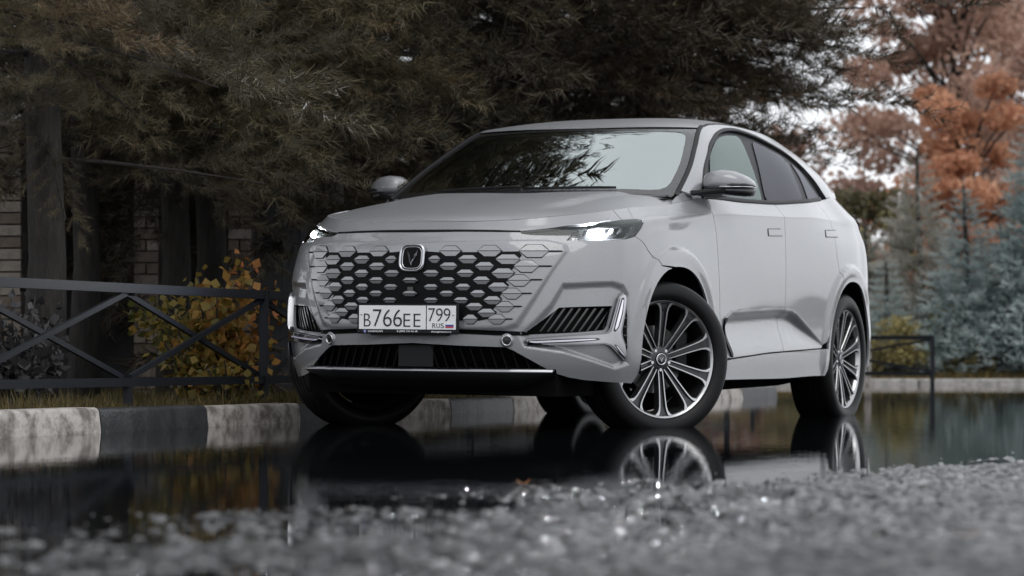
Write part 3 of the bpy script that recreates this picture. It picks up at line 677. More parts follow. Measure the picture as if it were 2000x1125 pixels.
# ---- grille
grille = empty('grille', parent=car)
def tile_px(X0, X1, Y, h0):
    """corner pixels of a six-sided tile and its slit"""
    c = min(h0*.62, (X1-X0)*.33); t = Y-h0*.5; b = Y+h0*.5
    return [(X0, Y), (X0+c, t), (X1-c, t), (X1, Y), (X1-c, b), (X0+c, b)]
def surf_px(pts, lift): return bpoint([Z5(*p) for p in pts], lift)
def make_tile(X0, X1, Y, h0, proud, under):
    l, tl, tr, r, br, bl = tile_px(X0, X1, Y, h0); g = 2.6
    top = [(l[0]+3, Y-g), tl, tr, (r[0]-3, Y-g)]; bot = [(r[0]-3, Y+g), br, bl, (l[0]+3, Y+g)]
    base = .0052
    A = surf_px(top, base); Bq = surf_px(bot, base); fwd = np.array([1, 0, .02])
    A[[0,3]] += fwd*proud; Bq[[0,1*0]] += fwd*0
    Bq[[0,3]] += fwd*proud*.9
    sl = surf_px([top[3], top[0], bot[3], bot[0]], base-.0045)
    skA = A.copy(); skA[[0,3]] -= fwd*(proud+.003); skA[[1,2]] -= fwd*.004
    skB = Bq.copy(); skB[[0,3]] -= fwd*(proud*.9+.003); skB[[1,2]] -= fwd*.004
    V = np.concatenate([A, Bq, skA, skB]); F = [(3,2,1,0), (7,6,5,4)]
    for i, j in ((0,1),(1,2),(2,3)): F.append((i, j, 8+j, 8+i))
    for i, j in ((4,5),(5,6),(6,7)): F.append((i, j, 8+j, 8+i))
    F += [(3, 0, 8, 11), (7, 4, 12, 15), (11, 8, 15, 12)]              # walls and floor of the slit
    cen = V.mean(0)
    for k_, (sg, ) in enumerate(((1,), (-1,))):
        Vv = V*np.array([1, sg, 1]); Ff = [f if sg > 0 else f[::-1] for f in F]
        o = mesh('grille_tile', Vv, Ff, paint, grille)
        bm = bmesh.new(); bm.from_mesh(o.data); bmesh.ops.recalc_face_normals(bm, faces=bm.faces)
        if bm.faces[0].normal.x < 0: bmesh.ops.reverse_faces(bm, faces=bm.faces)
        bm.to_mesh(o.data); bm.free()
    if under:
        e = 5.0; q = PX(*[Z5(*p) for p in [(l[0]-e, Y), (tl[0]-e*.5, tl[1]-e), (tr[0]+e*.5, tr[1]-e), (r[0]+e, Y), (br[0]+e*.5, br[1]+e), (bl[0]-e*.5, bl[1]+e)]])
        put('tile_gap', patch(q, h=.03, lift=.0026, flange=.004), grille_black, grille, both=True)
ROWS = [(118, [(1020,1185,74,1),(1305,1487,80,1),(1617,1840,92,1)]),
        (180, [(938,1033,54,0),(1163,1307,60,0),(1443,1625,70,0)]),
        (232, [(1025,1160,54,0),(1290,1433,60,0),(1577,1765,86,1)]),
        (285, [(902,1022,48,0),(1153,1283,54,0),(1413,1585,72,0)]),
        (338, [(1025,1142,46,0),(1275,1405,56,0),(1533,1705,82,1)]),
        (388, [(908,1015,42,0),(1145,1258,48,0),(1388,1540,66,0)]),
        (437, [(1025,1133,42,0),(1255,1370,52,0),(1487,1645,78,1)]),
        (487, [(910,1015,38,0),(1133,1243,44,0),(1355,1490,60,0)]),
        (535, [(1225,1353,54,0),(1443,1585,74,1)]),
        (582, [(1312,1447,62,0)]),
        (628, [(1200,1315,66,1),(1388,1525,70,1)])]
for Y, tiles in ROWS:
    for X0, X1, h0, un in tiles: make_tile(X0, X1, Y, h0, .0045 if un else .008, un)
for Y, w, h0 in ((338, 53, 40), (437, 51, 38)):                        # the tiles on the centre line
    z0 = B(*PX(Z5(900, Y))[0])[0]; zc = float(z0[2]); hz = h0/3.846/412*.5; wy = w/3.846/412*1.09
    xs = float(B(0, center_v(zc))[0][0])+.0145
    V = [(xs,-wy,zc+.0016),(xs,-wy+.014,zc+hz),(xs,wy-.014,zc+hz),(xs,wy,zc+.0016),(xs,wy,zc-.0016),(xs,wy-.014,zc-hz),(xs,-wy+.014,zc-hz),(xs,-wy,zc-.0016)]
    V = [(x+(.008 if i in (0,3,4,7) else 0), y, z) for i, (x, y, z) in enumerate(V)]+[(x-.006, y, z) for x, y, z in V]
    F = [(0,3,2,1),(4,7,6,5)]+[(i, (i+1) % 8, 8+(i+1) % 8, 8+i) for i in range(8)]
    mesh('grille_tile', V, F, paint, grille)
bk = [(0, center_v(.857))]+PX(*[Z5(X, Y) for X, Y in ((1000,126),(1300,126),(1612,121),(1636,150),(1590,205),(1578,240),(1560,262),(1590,280),(1538,328),(1520,352),(1545,372),(1492,432),(1475,455),(1495,480),(1447,530),(1425,555),(1455,575),(1440,600),(1390,628),(1320,640),(1200,636))])+[(0, center_v(.495))]
put('grille_backing', patch(bk, h=.03, lift=.0034, flange=.005), grille_black, grille, join=True)
for a, b, Y in ((1838,1945,118),(1763,1868,230),(1703,1795,332),(1642,1720,434),(1583,1645,532),(1523,1578,627)):
    put('grille_slit', patch(PX(Z5(a, Y-5), Z5(b-14, Y-5), Z5(b, Y), Z5(b-14, Y+6), Z5(a, Y+6)), h=.02, lift=.003, flange=.003), grille_black, grille, both=True)
put('grille_slit', patch([(0, center_v(.484))]+PX((900,652),(985,656),(1032,655),(1024,648),(985,646),(900,643))+[(0, center_v(.503))], h=.03, lift=.0015, flange=.006), grille_black, grille, join=True)
cb = MB().box((.921,0,.672), (.012,.03,.022)); cb.obj('front_camera', black_gloss, grille)
# ---- emblem
emb = empty('emblem', parent=car); EO = np.array([.905, 0, .822]); EZ = np.array([-.16, 0, .987]); EXn = np.array([.987, 0, .16])
def eplane(pts, d): return [EO+np.array([0, a, 0])+EZ*b+EXn*d for a, b in pts]
def rrect(w, h_, n=40, p=3.6): return [(w*math.copysign(abs(math.cos(t))**(2/p), math.cos(t)), h_*math.copysign(abs(math.sin(t))**(2/p), math.sin(t))) for t in np.linspace(0, 2*math.pi, n, endpoint=False)]
def ring(name, w, h_, t, d0, d1, m, par):
    o_, i_ = rrect(w, h_), rrect(w-t, h_-t); n = 40
    V = eplane(o_, 0)+eplane(rrect(w-t*.25, h_-t*.25), d1)+eplane(rrect(w-t*.75, h_-t*.75), d1)+eplane(i_, d0)
    F = [(r_*n+i, r_*n+(i+1) % n, (r_+1)*n+(i+1) % n, (r_+1)*n+i) for r_ in range(3) for i in range(n)]
    return mesh(name, V, F, m, par, True)
mesh('badge_field', eplane(rrect(.056, .058), .006), [tuple(range(40))], grille_black, emb)
ring('badge_ring', .0665, .069, .0115, .005, .015, chrome, emb); ring('badge_ring', .0525, .0545, .005, .004, .009, satin, emb)
for sg in (1, -1):
    o = [(sg*.031, .043), (sg*.0235, .010), (sg*.0015, -.044)]; i_ = [(sg*.0015, -.018), (sg*.012, .012)]
    P3 = eplane([o[0], o[1], o[2], i_[0], i_[1]], .008)+eplane([(sg*.0165, .008), (sg*.0015, -.031)], .020)
    F = [(0,1,5),(1,2,6,5),(2,3,6),(3,4,5,6),(4,0,5)]
    mesh('badge_wing', P3, F if sg > 0 else [f[::-1] for f in F], chrome, emb)
# ---- number plate
plate = empty('license_plate', parent=car); PXC, PZC = .955, .533
def yz_box(name, y0, y1, z0, z1, x0, x1, m, par, bw=0):
    o = MB().box(((x0+x1)/2, (y0+y1)/2, (z0+z1)/2), (x1-x0, y1-y0, z1-z0)).obj(name, m, par)
    if bw: bevel(o, bw, 3)
    return o
yz_box('plate_bracket', -.20, .20, .452, .60, .905, PXC-.012, black_plastic, plate)
yz_box('plate_frame', -.268, .268, .459, .602, PXC-.014, PXC, black_plastic, plate, .006)
yz_box('plate_sheet', -.256, .099, .481, .594, PXC, PXC+.003, plate_white, plate, .001)
yz_box('plate_sheet', .104, .256, .481, .594, PXC, PXC+.003, plate_white, plate, .001)
def text(body, y, z, h_, m, par, name, w=None, x=None, bold=0.0):
    """letters standing on the plane that faces forward; y is the left edge as one reads it"""
    c = bpy.data.curves.new('t', 'FONT'); c.body = body; c.size = 1; c.extrude = .006; c.offset = bold; c.resolution_u = 4
    o = bpy.data.objects.new('t', c); col.objects.link(o); dg = bpy.context.evaluated_depsgraph_get()
    me = bpy.data.meshes.new_from_object(o.evaluated_get(dg)); bpy.data.objects.remove(o); bpy.data.curves.remove(c)
    P = np.array([v.co for v in me.vertices]); lo, hi = P.min(0), P.max(0); sc = h_/(hi[1]-lo[1]); sx = sc if w is None else w/(hi[0]-lo[0])
    xx = PXC+.0032 if x is None else x
    for v in me.vertices: v.co = (xx+(v.co.z-lo[2])*.0015/.012, y+(v.co.x-lo[0])*sx, z+(v.co.y-lo[1])*sc)
    me.name = name; me.materials.clear(); me.materials.append(m); ob = bpy.data.objects.new(name, me); col.objects.link(ob); ob.parent = par; return ob
for ch, y, h_, w in (('B',-.229,.062,.036),('7',-.180,.082,.046),('6',-.126,.082,.046),('6',-.072,.082,.046),('E',-.018,.062,.036),('E',.036,.062,.036)):
    text(ch, y, .4935, h_, ink, plate, 'plate_character', w, bold=-.012)
for ch, y in (('7',.113),('9',.153),('9',.193)): text(ch, y, .520, .062, ink, plate, 'plate_character', .035, bold=-.012)
for i, ch in enumerate('RUS'): text(ch, .135+i*.0215, .489, .022, ink, plate, 'plate_character', .017, bold=-.01)
for i, m in enumerate((white_ink, blue_ink, red_ink)): yz_box('flag_stripe', .203, .245, .5045-i*.0078, .5122-i*.0078, PXC+.0031, PXC+.0042, m, plate)
for y in (-.243, .243): MB().lathe([(.0001,PXC+.007),(.004,PXC+.006),(.006,PXC+.003)], 12, 'z').obj('t', satin, plate).data.transform(Matrix(((0,0,1,0),(1,0,0,y),(0,1,0,.552),(0,0,0,1))))
for o in [o for o in plate.children if o.name.startswith('t')]: o.name = 'plate_bolt'
text('CHANGAN', -.207, .4665, .0095, white_ink, plate, 'frame_lettering', .078, x=PXC+.0005); text('8 (800) 333 66 68', -.053, .4655, .011, white_ink, plate, 'frame_lettering', .108, x=PXC+.0005); text('changanauto.ru', .127, .4645, .0115, white_ink, plate, 'frame_lettering', .105, x=PXC+.0005)
cirV = [(PXC+.001, -.225+.0085*math.cos(t), .4712+.0085*math.sin(t)) for t in np.linspace(0, 6.283, 20, endpoint=False)]
mesh('frame_badge', cirV, [tuple(range(20))], blue_ink, plate)
mesh('frame_badge', [(PXC+.0016,-.2305,.4765),(PXC+.0016,-.2285,.4765),(PXC+.0016,-.225,.4675),(PXC+.0016,-.2215,.4765),(PXC+.0016,-.2195,.4765),(PXC+.0016,-.2245,.4645),(PXC+.0016,-.2255,.4645)], [(0,6,2,1),(2,5,4,3),(6,5,2)], white_ink, plate)
# ---- daytime lamps at the corners
ycl = [empty('daytime_lamp', parent=car), empty('daytime_lamp', parent=car)]
def ypart(name, px, m, lift, th, h=.02, rnd=.25):
    a, b = pad(name, [Z2(*p) for p in px], m, None, lift, th, h, rnd=rnd); a.parent = ycl[0]; b.parent = ycl[1]
Y_out = [(327,672),(345,656),(520,642),(700,630),(712,618),(733,540),(752,470),(766,450),(784,452),(791,472),(780,545),(767,620),(770,652),(787,700),(801,738),(796,762),(776,756),(740,716),(716,691),(690,683),(520,689),(345,690)]
ypart('chrome_frame', Y_out, dark_chrome, .020, .03, .008, .3)
ypart('chrome_edge', [(337,672),(352,661),(520,649),(700,638),(718,628),(740,545),(757,475),(768,459),(779,461),(783,475),(772,545),(758,622),(762,652),(780,702),(792,738),(789,752),(778,748),(746,712),(720,686),(690,677),(520,683),(352,685)], chrome, .0245, .006, .008, .3)
ypart('lamp_recess', [(345,672),(362,665),(520,658),(655,655),(672,661),(655,667),(520,677),(362,681)], black_gloss, .0260, .004)
ypart('lamp_recess', [(762,472),(771,474),(766,545),(750,608),(735,628),(727,624),(740,560)], black_gloss, .0260, .004)
ypart('lamp_recess', [(731,684),(744,688),(770,722),(786,746),(779,748),(758,728)], black_gloss, .0260, .004)
ypart('light_guide', [(352,672),(366,669),(520,663),(640,659),(655,661),(640,664),(520,671),(366,677)], drl, .0275, .003)
ypart('light_guide', [(763,482),(767,484),(760,545),(745,605),(735,619),(733,612),(745,560)], drl, .0275, .003)
ypart('light_guide', [(737,689),(745,694),(768,725),(780,742),(760,722)], drl, .0275, .003)
pad('corner_vent', [Z2(*p) for p in ((793,480),(803,560),(805,700),(800,722),(774,655),(772,620),(785,545))], grille_black, car, .001, .01)
for Yz in (560, 600, 640, 680): pad('vent_rib', [Z2(*p) for p in ((784,Yz),(803,Yz+3),(803,Yz+9),(784,Yz+6))], black_gloss, car, .006, .01)
# ---- side intakes: recessed floor with slanted ribs
put('intake_floor', patch(inv('px', [(1018,657),(1085,597),(1120,594),(1198,593),(1190,640),(1180,650),(1120,655)]), h=.03, lift=-.045, flange=0), grille_black, car, both=True)
for i in range(9):
    xb = 1052+i*15.5; pts = [(xb, 648), (xb+4.0, 648), (xb+37, 602), (xb+32, 602)]
    pts = [(min(x, 1186+(y-645)*-.18), y) for x, y in pts]
    pts = [(x, max(y, 648-(x-1030)*.80) if x < 1090 else y) for x, y in pts]
    put('intake_rib', patch(PX(*pts), h=.03, lift=-.020, flange=.024), black_gloss, car, both=True)
# ---- parking sensors
for (px_, py_) in ((988, 665),):
    c = bpoint([(px_, py_)], .0)[0]; q = PX((px_, py_))[0]; nn = (Bn(np.array([q[0]]), np.array([q[1]]))*NSIGN)[0]
    for sg in (1, -1):
        s_ = empty('parking_sensor', parent=car)
        for nm, pr, m in (('sensor_ring', [(.018,-.004),(.025,.004),(.0265,.011),(.024,.014),(.020,.014),(.0185,.008)], chrome), ('sensor_face', [(.0001,.009),(.019,.008)], black_gloss), ('sensor_boss', [(.036,-.01),(.032,.005),(.025,.009)], paint)):
            o = MB().lathe(pr, 28, 'z').obj(nm, m, s_, smooth=True); n2 = nn*np.array([1, sg, 1]); c2 = c*np.array([1, sg, 1])
            o.data.transform(Matrix.Translation(c2) @ Vector(n2).to_track_quat('Z', 'Y').to_matrix().to_4x4())
# ---- lower grille, splitter, chin
lb = []
for j in range(41):
    y = -.66+1.32*j/40; x = float(np.interp(abs(y), C8[:7,2,1], C8[:7,2,0])); lb.append((x, y))
low = empty('lower_grille', parent=car)
V = [(x-.085, y, z) for x, y in lb for z in (.27, .43)]
mesh('grille_backing', V, [(2*i, 2*i+1, 2*i+3, 2*i+2) for i in range(40)], inner_black, low)
mesh('grille_roof', [(x-d, y, z) for x, y in lb for d, z in ((.004,.412),(.09,.40))], [(2*i, 2*i+1, 2*i+3, 2*i+2) for i in range(40)], black_plastic, low)
for j in range(26):
    y = -.60+1.2*j/25
    if abs(y) < .10: continue
    x = float(np.interp(abs(y), C8[:7,2,1], C8[:7,2,0])); lean = .035*np.sign(y)
    MB().bar((x-.055, y, .30), (x-.045, y-lean, .408), .007, .03, (1,0,0)).obj('grille_slat', grille_black, low)
yz_box('radar_cover', -.09, .095, .302, .41, .80, .868, black_plastic, low, .004)
V = []; 
for x, y in lb:
    k_ = sst(.70, .5, np.array([abs(y)]))[0]; zz = .285
    k_ = .25+.75*k_; V += [(x-.09, y, zz+.02), (x-.012, y, zz+.012), (x+.004, y, zz+.003), (x+.004, y, zz-.006), (x-.05, y, zz-.04*k_-.008), (x-.13, y, zz-.075*k_-.01), (x-.26, y, zz-.095*k_-.012)]
F = [(7*i+a, 7*i+a+1, 7*i+8+a, 7*i+7+a) for i in range(40) for a in range(6)]
mesh('splitter', V, F, black_plastic, car, True)
V = []
for x, y in lb: V += [(x-.006, y, .2985), (x+.0055, y, .2895), (x+.0055, y, .2850)]
mesh('splitter_trim', V, [(3*i+a, 3*i+a+1, 3*i+4+a, 3*i+3+a) for i in range(40) for a in range(2)], dark_chrome, car, True)
# ---- underside
ub = MB(); prof = [(.70,.170),(.70,.30),(-3.7,.36),(-3.7,.25),(-2.6,.19),(-.8,.165)]
V = [(x, y, z) for y in (-.66, .66) for x, z in prof]; mesh('underbody', V, [tuple(range(6)), tuple(range(11, 5, -1))]+[(i, 6+i, 6+(i+1) % 6, (i+1) % 6) for i in range(6)], inner_black, car)
for kx, (cx, cz, a_, b_) in enumerate(ARCH):
    for sg in (1, -1):
        pts = [q_ for q_ in arch_pts(kx, 205, -25, 46, 1.01) if q_[1] > .25]; V = []
        for y in (.945, .80, .50): V += [(x, sg*min(y, .955), z) for x, z in pts]
        n = len(pts); F = [(r_*n+i, r_*n+i+1, (r_+1)*n+i+1, (r_+1)*n+i) for r_ in range(2) for i in range(n-1)]+[tuple(range(2*n, 3*n))]
        mesh('wheel_arch_liner', V, F, inner_black, car)
# ---- black fin behind the front wheel, door handles, tail lamps
put('side_fin', patch(XZ((-.815,.556),(-.84,.567),(-.868,.562),(-.905,.47),(-.962,.375),(-.957,.360),(-.935,.368),(-.86,.46)), h=.02, lift=.010, flange=.018), trim_black, car, both=True)
for di, (x0, x1, y0, y1, sk) in enumerate(((1495.5,1521,447.5,460.5,1.5), (1607.5,1629,450.5,463,2))):
    dd = (front_doors, rear_doors)[di]
    for nm, e, lf, m in (('handle_recess', 1.0, .0010, grille_black), ('door_handle', -.3, .0026, paint)):
        q = PX((x0-e, y0-e), (x1-e, y0-e), (x1+sk+e, y1+e), (x0+sk+e*-1, y1+e)); pr = put(nm, patch(q, h=.03, lift=lf, flange=.004), m, None, both=True)
        for a, d in zip(pr, dd): a.parent = d
tq = [(S_KN[16]-.10, 7.1), (S_KN[17]+.1, 7.0), (SMAX, 7.0), (SMAX, 5.6), (S_KN[17], 5.6), (S_KN[16]-.02, 6.2)]
put('tail_lamp', patch(tq, h=.04, lift=.010, flange=.02), tail_dark, car, join=True)
# ---- mirrors
for sg in (1, -1):
    mr = empty('wing_mirror', parent=car)
    SEC = [(0.868, -0.77, 1.262, 0.03, 0.022, 0.016),(0.879, -0.768, 1.262, 0.068, 0.046, 0.03),(0.91, -0.772, 1.262, 0.092, 0.064, 0.04),(0.965, -0.782, 1.264, 0.102, 0.069, 0.042),(1.02, -0.798, 1.263, 0.1, 0.062, 0.04),(1.069, -0.818, 1.258, 0.084, 0.045, 0.032),(1.099, -0.838, 1.254, 0.055, 0.025, 0.02),(1.11, -0.845, 1.252, 0.02, 0.009, 0.008)]
    def shell(sections, zmin, zmax, n=28):
        V = []; F = []
        for y, xc, zc_, rx, ru, rd in sections:
            for k_ in range(n):
                t = 2*math.pi*k_/n; c, s_ = math.cos(t), math.sin(t); e = .72
                V.append((xc+rx*math.copysign(abs(c)**e, c), sg*y, np.clip(zc_+(ru if s_ > 0 else rd)*math.copysign(abs(s_)**e, s_), zmin, zmax)))
        m_ = len(sections); F = [(i*n+k_, i*n+(k_+1) % n, (i+1)*n+(k_+1) % n, (i+1)*n+k_) for i in range(m_-1) for k_ in range(n)]+[tuple(range(n)), tuple(range((m_-1)*n, m_*n))]
        if sg < 0: F = [f[::-1] for f in F]
        return V, F
    V, F = shell(SEC, 1.228, 2); mesh('mirror_cap', V, F, paint, mr, True, sharp=None).data.set_sharp_from_angle(angle=R(50))
    LOW = [(y, xc-.004, 1.228, rx*.93, .006, d) for (y, xc, zc_, rx, ru, rd), d in zip(SEC, (.01,.02,.026,.03,.034,.036,.03,.01))]
    V, F = shell(LOW, 0, 1.2335); mesh('mirror_base', V, F, black_gloss, mr, True).data.set_sharp_from_angle(angle=R(50))
    V, F = shell([(.975,-.735,1.2385,.062,.0035,.0035),(1.04,-.755,1.2395,.062,.0045,.004),(1.09,-.79,1.241,.062,.006,.004),(1.113,-.835,1.242,.035,.006,.004)], 0, 2, 16); mesh('indicator', V, F, reflector, mr, True)
    V, F = shell([(.99,-.748,1.249,.052,.004,.006),(1.04,-.756,1.2525,.062,.010,.008),(1.093,-.792,1.2525,.060,.010,.008),(1.115,-.838,1.251,.03,.006,.006)], 0, 2, 16); mesh('mirror_trim', V, F, black_gloss, mr, True)
    am = MB()
    am.add([(-.54,sg*.862,1.215),(-.80,sg*.905,1.212),(-.80,sg*.912,1.186),(-.54,sg*.868,1.190),(-.69,sg*1.0,1.232),(-.86,sg*1.0,1.230),(-.85,sg*1.0,1.203),(-.70,sg*1.0,1.207)], [(0,1,2,3),(7,6,5,4),(0,4,5,1),(1,5,6,2),(2,6,7,3),(3,7,4,0)])
    bevel(am.obj('mirror_arm', black_plastic, mr), .006, 3)
    mg = [(-.895+.01*0, sg*(.985+.085*math.cos(t)), 1.258+.048*math.sin(t)) for t in np.linspace(0, 6.283, 24, endpoint=False)]
    mesh('mirror_glass', mg, [tuple(range(24))], chrome, mr)
# ---- wipers
for a, b in (((.035,-.62),(.055,-.02)), ((.03,.02),(.05,.62))):
    t_ = np.linspace(0, 1, 14); uu = lerp(a[0], b[0], t_); vv_ = lerp(a[1], b[1], t_); C = ws(uu, vv_)+wsn(uu, vv_)*.014
    MB().tube(C, .007, 6).obj('wiper', black_plastic, car, smooth=True)
# ---- wheels
def make_wheel(parent, sg, loc, steer):
    w = empty('wheel', loc, steer, parent)
    tp = [(.286,.096),(.291,.112),(.303,.126),(.325,.133),(.350,.131),(.370,.122),(.382,.110),(.3865,.098)]
    tread = [(.388,.085),(.3885,.064),(.381,.062),(.381,.053),(.389,.051),(.389,.024),(.381,.022),(.381,.013),(.389,.011)]
    prof = tp+tread; prof = prof+[(r_, -y) for r_, y in reversed(prof)]
    MB().lathe([(r_, sg*y) for r_, y in prof], 96).obj('tyre', rubber, w, sharp=50)
    MB().lathe([(.284,sg*-.11),(.270,sg*-.10),(.262,sg*-.02),(.264,sg*.06),(.276,sg*.092)], 72).obj('rim_barrel', barrel_dark, w, smooth=True)
    MB().lathe([(r_, sg*y) for r_, y in ((.274,.088),(.278,.104),(.286,.111),(.2915,.1135),(.295,.112),(.295,.104),(.289,.098))], 72).obj('rim_lip', alloy, w, sharp=40)
    rr = np.array([.050,.07,.10,.15,.20,.235,.255,.268,.279]); hw = np.array([.0145,.0165,.0175,.0190,.0215,.0245,.0300,.041,.056])
    yt = np.array([.074,.078,.083,.090,.097,.102,.105,.1075,.110]); ridge = np.array([.005,.0062,.0068,.0072,.0078,.0088,.011,.018,.027])
    for k_ in range(10):
        a = 2*math.pi*k_/10+math.pi/2; ca, sa = math.cos(a), math.sin(a); V = []; F = []; mi = []
        for r_, h_, y, rg in zip(rr, hw, yt, ridge):
            ch = -.014 if r_ < .25 else -.010
            cs = [(-h_*.96, -.045), (-h_, -.004), (-h_+.002, 0), (-h_+rg, 0), (-h_+rg+.0025, ch), (h_-rg-.0025, ch), (h_-rg, 0), (h_-.002, 0), (h_, -.004), (h_*.96, -.045)]
            for u, d in cs: V.append((r_*ca-u*sa, sg*(y+d), r_*sa+u*ca))
        m_ = 10
        for i in range(len(rr)-1):
            for j in range(m_-1):
                f = (i*m_+j, i*m_+j+1, (i+1)*m_+j+1, (i+1)*m_+j); F.append(f if sg > 0 else f[::-1]); mi.append(0 if j in (1,2,6,7) else 1)
        o = mesh('spoke', V, F, None, w); o.data.materials.append(alloy); o.data.materials.append(alloy_dark)
        o.data.polygons.foreach_set('material_index', mi)
    MB().lathe([(.0001,sg*.068),(.030,sg*.068),(.034,sg*.078),(.058,sg*.074),(.072,sg*.060),(.074,sg*.03)], 40).obj('hub', alloy_dark, w, sharp=40)
    MB().lathe([(.0001,sg*.084),(.024,sg*.083),(.029,sg*.080),(.030,sg*.07)], 32).obj('hub_cap', black_gloss, w, sharp=40)
    MB().lathe([(.024,sg*.0832),(.0265,sg*.0862),(.030,sg*.0835)], 32).obj('cap_ring', chrome, w, smooth=True)
    for s2 in (1, -1):
        mesh('cap_mark', [(s2*.011, sg*.0855, .013), (s2*.006, sg*.0855, .002), (s2*.0006, sg*.0855, -.014), (s2*.0006, sg*.0855, -.005), (s2*.005, sg*.0855, .006)], [(0,1,2,3,4)], chrome, w)
    for k_ in range(5):
        a = 2*math.pi*(k_+.5)/5+math.pi/2; MB().lathe([(.0001,sg*.072),(.008,sg*.072),(.0095,sg*.068),(.0095,sg*.05)], 8, c=(.052*math.cos(a), .006*sg, .052*math.sin(a))).obj('lug_bolt', satin, w)
    MB().lathe([(.07,sg*.015),(.168,sg*.015),(.168,sg*-.012),(.07,sg*-.012)], 48).obj('brake_disc', disc_metal, w, sharp=40)
    cl = MB().box((.15 if steer == 0 else -.15, sg*.0, .04), (.075, .085, .20)); bevel(cl.obj('brake_caliper', black_plastic, w), .012, 2)
    MB().lathe([(.0001,sg*-.08),(.26,sg*-.08)], 48).obj('dust_shield', inner_black, w)
    va = R(-38); MB().bar((.235*math.cos(va), sg*.075, .235*math.sin(va)), (.245*math.cos(va), sg*.105, .245*math.sin(va)), .008, .008).obj('valve', satin, w)
ST = R(-35)
for sg in (1, -1):
    off = .045*sg
    make_wheel(car, sg, (-.155+(-off*math.sin(ST)), .79*sg+off*math.cos(ST), .349), ST)
    make_wheel(car, sg, (-3.03, .832*sg, .349), 0)
# ---- cabin
cab = MB(); cabm = inner_black
P = roof_pt(U, Tt*.97)-np.array([0,0,.035]); F = [(i*ny+j, (i+1)*ny+j, (i+1)*ny+j+1, i*ny+j+1) for i in range(nx-1) for j in range(ny-1)]
mesh('headliner', P, F, seat_mat, car, True)
mesh('dashboard', [(-.40,y,1.165) for y in (-.78,.78)]+[(-.85,y,1.155) for y in (-.80,.80)]+[(-1.0,y,1.05) for y in (-.80,.80)]+[(-.95,y,.6) for y in (-.8,.8)], [(0,1,3,2),(2,3,5,4),(4,5,7,6)], seat_mat, car)
mesh('cabin_floor', [(-.4,-.8,.5),(-.4,.8,.5),(-3.5,.8,.5),(-3.5,-.8,.5)], [(0,1,2,3)], inner_black, car)
for x, y in ((-1.75,.40),(-1.75,-.40),(-2.7,.40),(-2.7,0),(-2.7,-.40)):
    st = empty('seat', parent=car)
    bevel(MB().box((x+.05, y, .72), (.52, .50, .20)).obj('cushion', seat_mat, st), .06, 4)
    ry = Matrix.Rotation(R(-14), 3, 'Y'); bevel(MB().box((x-.27, y, 1.0), (.14, .48, .66), np.array(ry)).obj('backrest', seat_mat, st), .06, 4)
    bevel(MB().box((x-.37, y, 1.40), (.09, .26, .17), np.array(ry)).obj('headrest', seat_mat, st), .04, 4)
sw = MB(); t_ = np.linspace(0, 2*math.pi, 33); ax1 = np.array([0,1,0]); ax2 = np.array([-.35,0,.94])
sw.tube([np.array([-1.10,.40,1.06])+.18*(math.cos(a)*ax1+math.sin(a)*ax2) for a in t_], .015, 8, cap=False); sw.obj('steering_wheel', seat_mat, car, smooth=True)
# ================================================================== THE PLACE
def wpt(px, py, Y): return np.array([(px-1000)/FPX*Y, Y, CAMH-(py-HORIZON)/FPX*Y])
KA = R(21.2); KD = np.array([math.sin(KA), math.cos(KA)]); KN = np.array([-math.cos(KA), math.sin(KA)])     # along the kerb, away from the road
K0 = np.array([-2.217, 11.5])
def kp(t, off=0.0): return K0+KD*t+KN*off
# ---- materials of the place
water = mat('water', (.006, .007, .008), .0, spec=.5, ior=1.36)
_t = N(water, 'ShaderNodeTexCoord'); _mp = N(water, 'ShaderNodeMapping'); _mp.inputs['Scale'].default_value = (2.2, 9, 1)
L_(water, _t.outputs['Object'], _mp.inputs[0]); _n = noise(water, 1.6, 3, .5, _mp.outputs[0]); _b = bump(water, _n.outputs[0], .009, .03)
_mp2 = N(water, 'ShaderNodeMapping'); _mp2.inputs['Scale'].default_value = (6, 30, 1); L_(water, _t.outputs['Object'], _mp2.inputs[0])
_n2 = noise(water, 1.0, 2, .5, _mp2.outputs[0]); _b2 = bump(water, _n2.outputs[0], .04, .004, _b.outputs[0]); L_(water, _b2.outputs[0], bsdf(water).inputs['Normal'])
asphalt = mat('asphalt', (.05, .05, .052), .30, spec=.42)
_a = N(asphalt, 'ShaderNodeAttribute', attribute_name='stone'); _d = N(asphalt, 'ShaderNodeAttribute', attribute_name='dry')
_n = noise(asphalt, 120, 3); _mx = N(asphalt, 'ShaderNodeMath', operation='MULTIPLY_ADD'); _mx.inputs[1].default_value = .5; L_(asphalt, _n.outputs[0], _mx.inputs[0])
_h = N(asphalt, 'ShaderNodeMath', operation='SUBTRACT'); _h.inputs[1].default_value = .25; L_(asphalt, _a.outputs['Fac'], _h.inputs[0]); L_(asphalt, _h.outputs[0], _mx.inputs[2])
_r = ramp(asphalt, _mx.outputs[0], [(.32, (.003,.003,.0033)), (.68, (.006,.006,.0064)), (.86, (.030,.0298,.0295)), (1, (.10,.099,.098))])
_r2 = ramp(asphalt, _mx.outputs[0], [(.25, (.012,.012,.0125)), (.58, (.030,.030,.031)), (.86, (.085,.0845,.084)), (1, (.15,.149,.148))])
_m2 = N(asphalt, 'ShaderNodeMix', data_type='RGBA'); L_(asphalt, _d.outputs['Fac'], _m2.inputs[0]); L_(asphalt, _r.outputs[0], _m2.inputs[6]); L_(asphalt, _r2.outputs[0], _m2.inputs[7]); L_(asphalt, _m2.outputs[2], bsdf(asphalt).inputs['Base Color'])
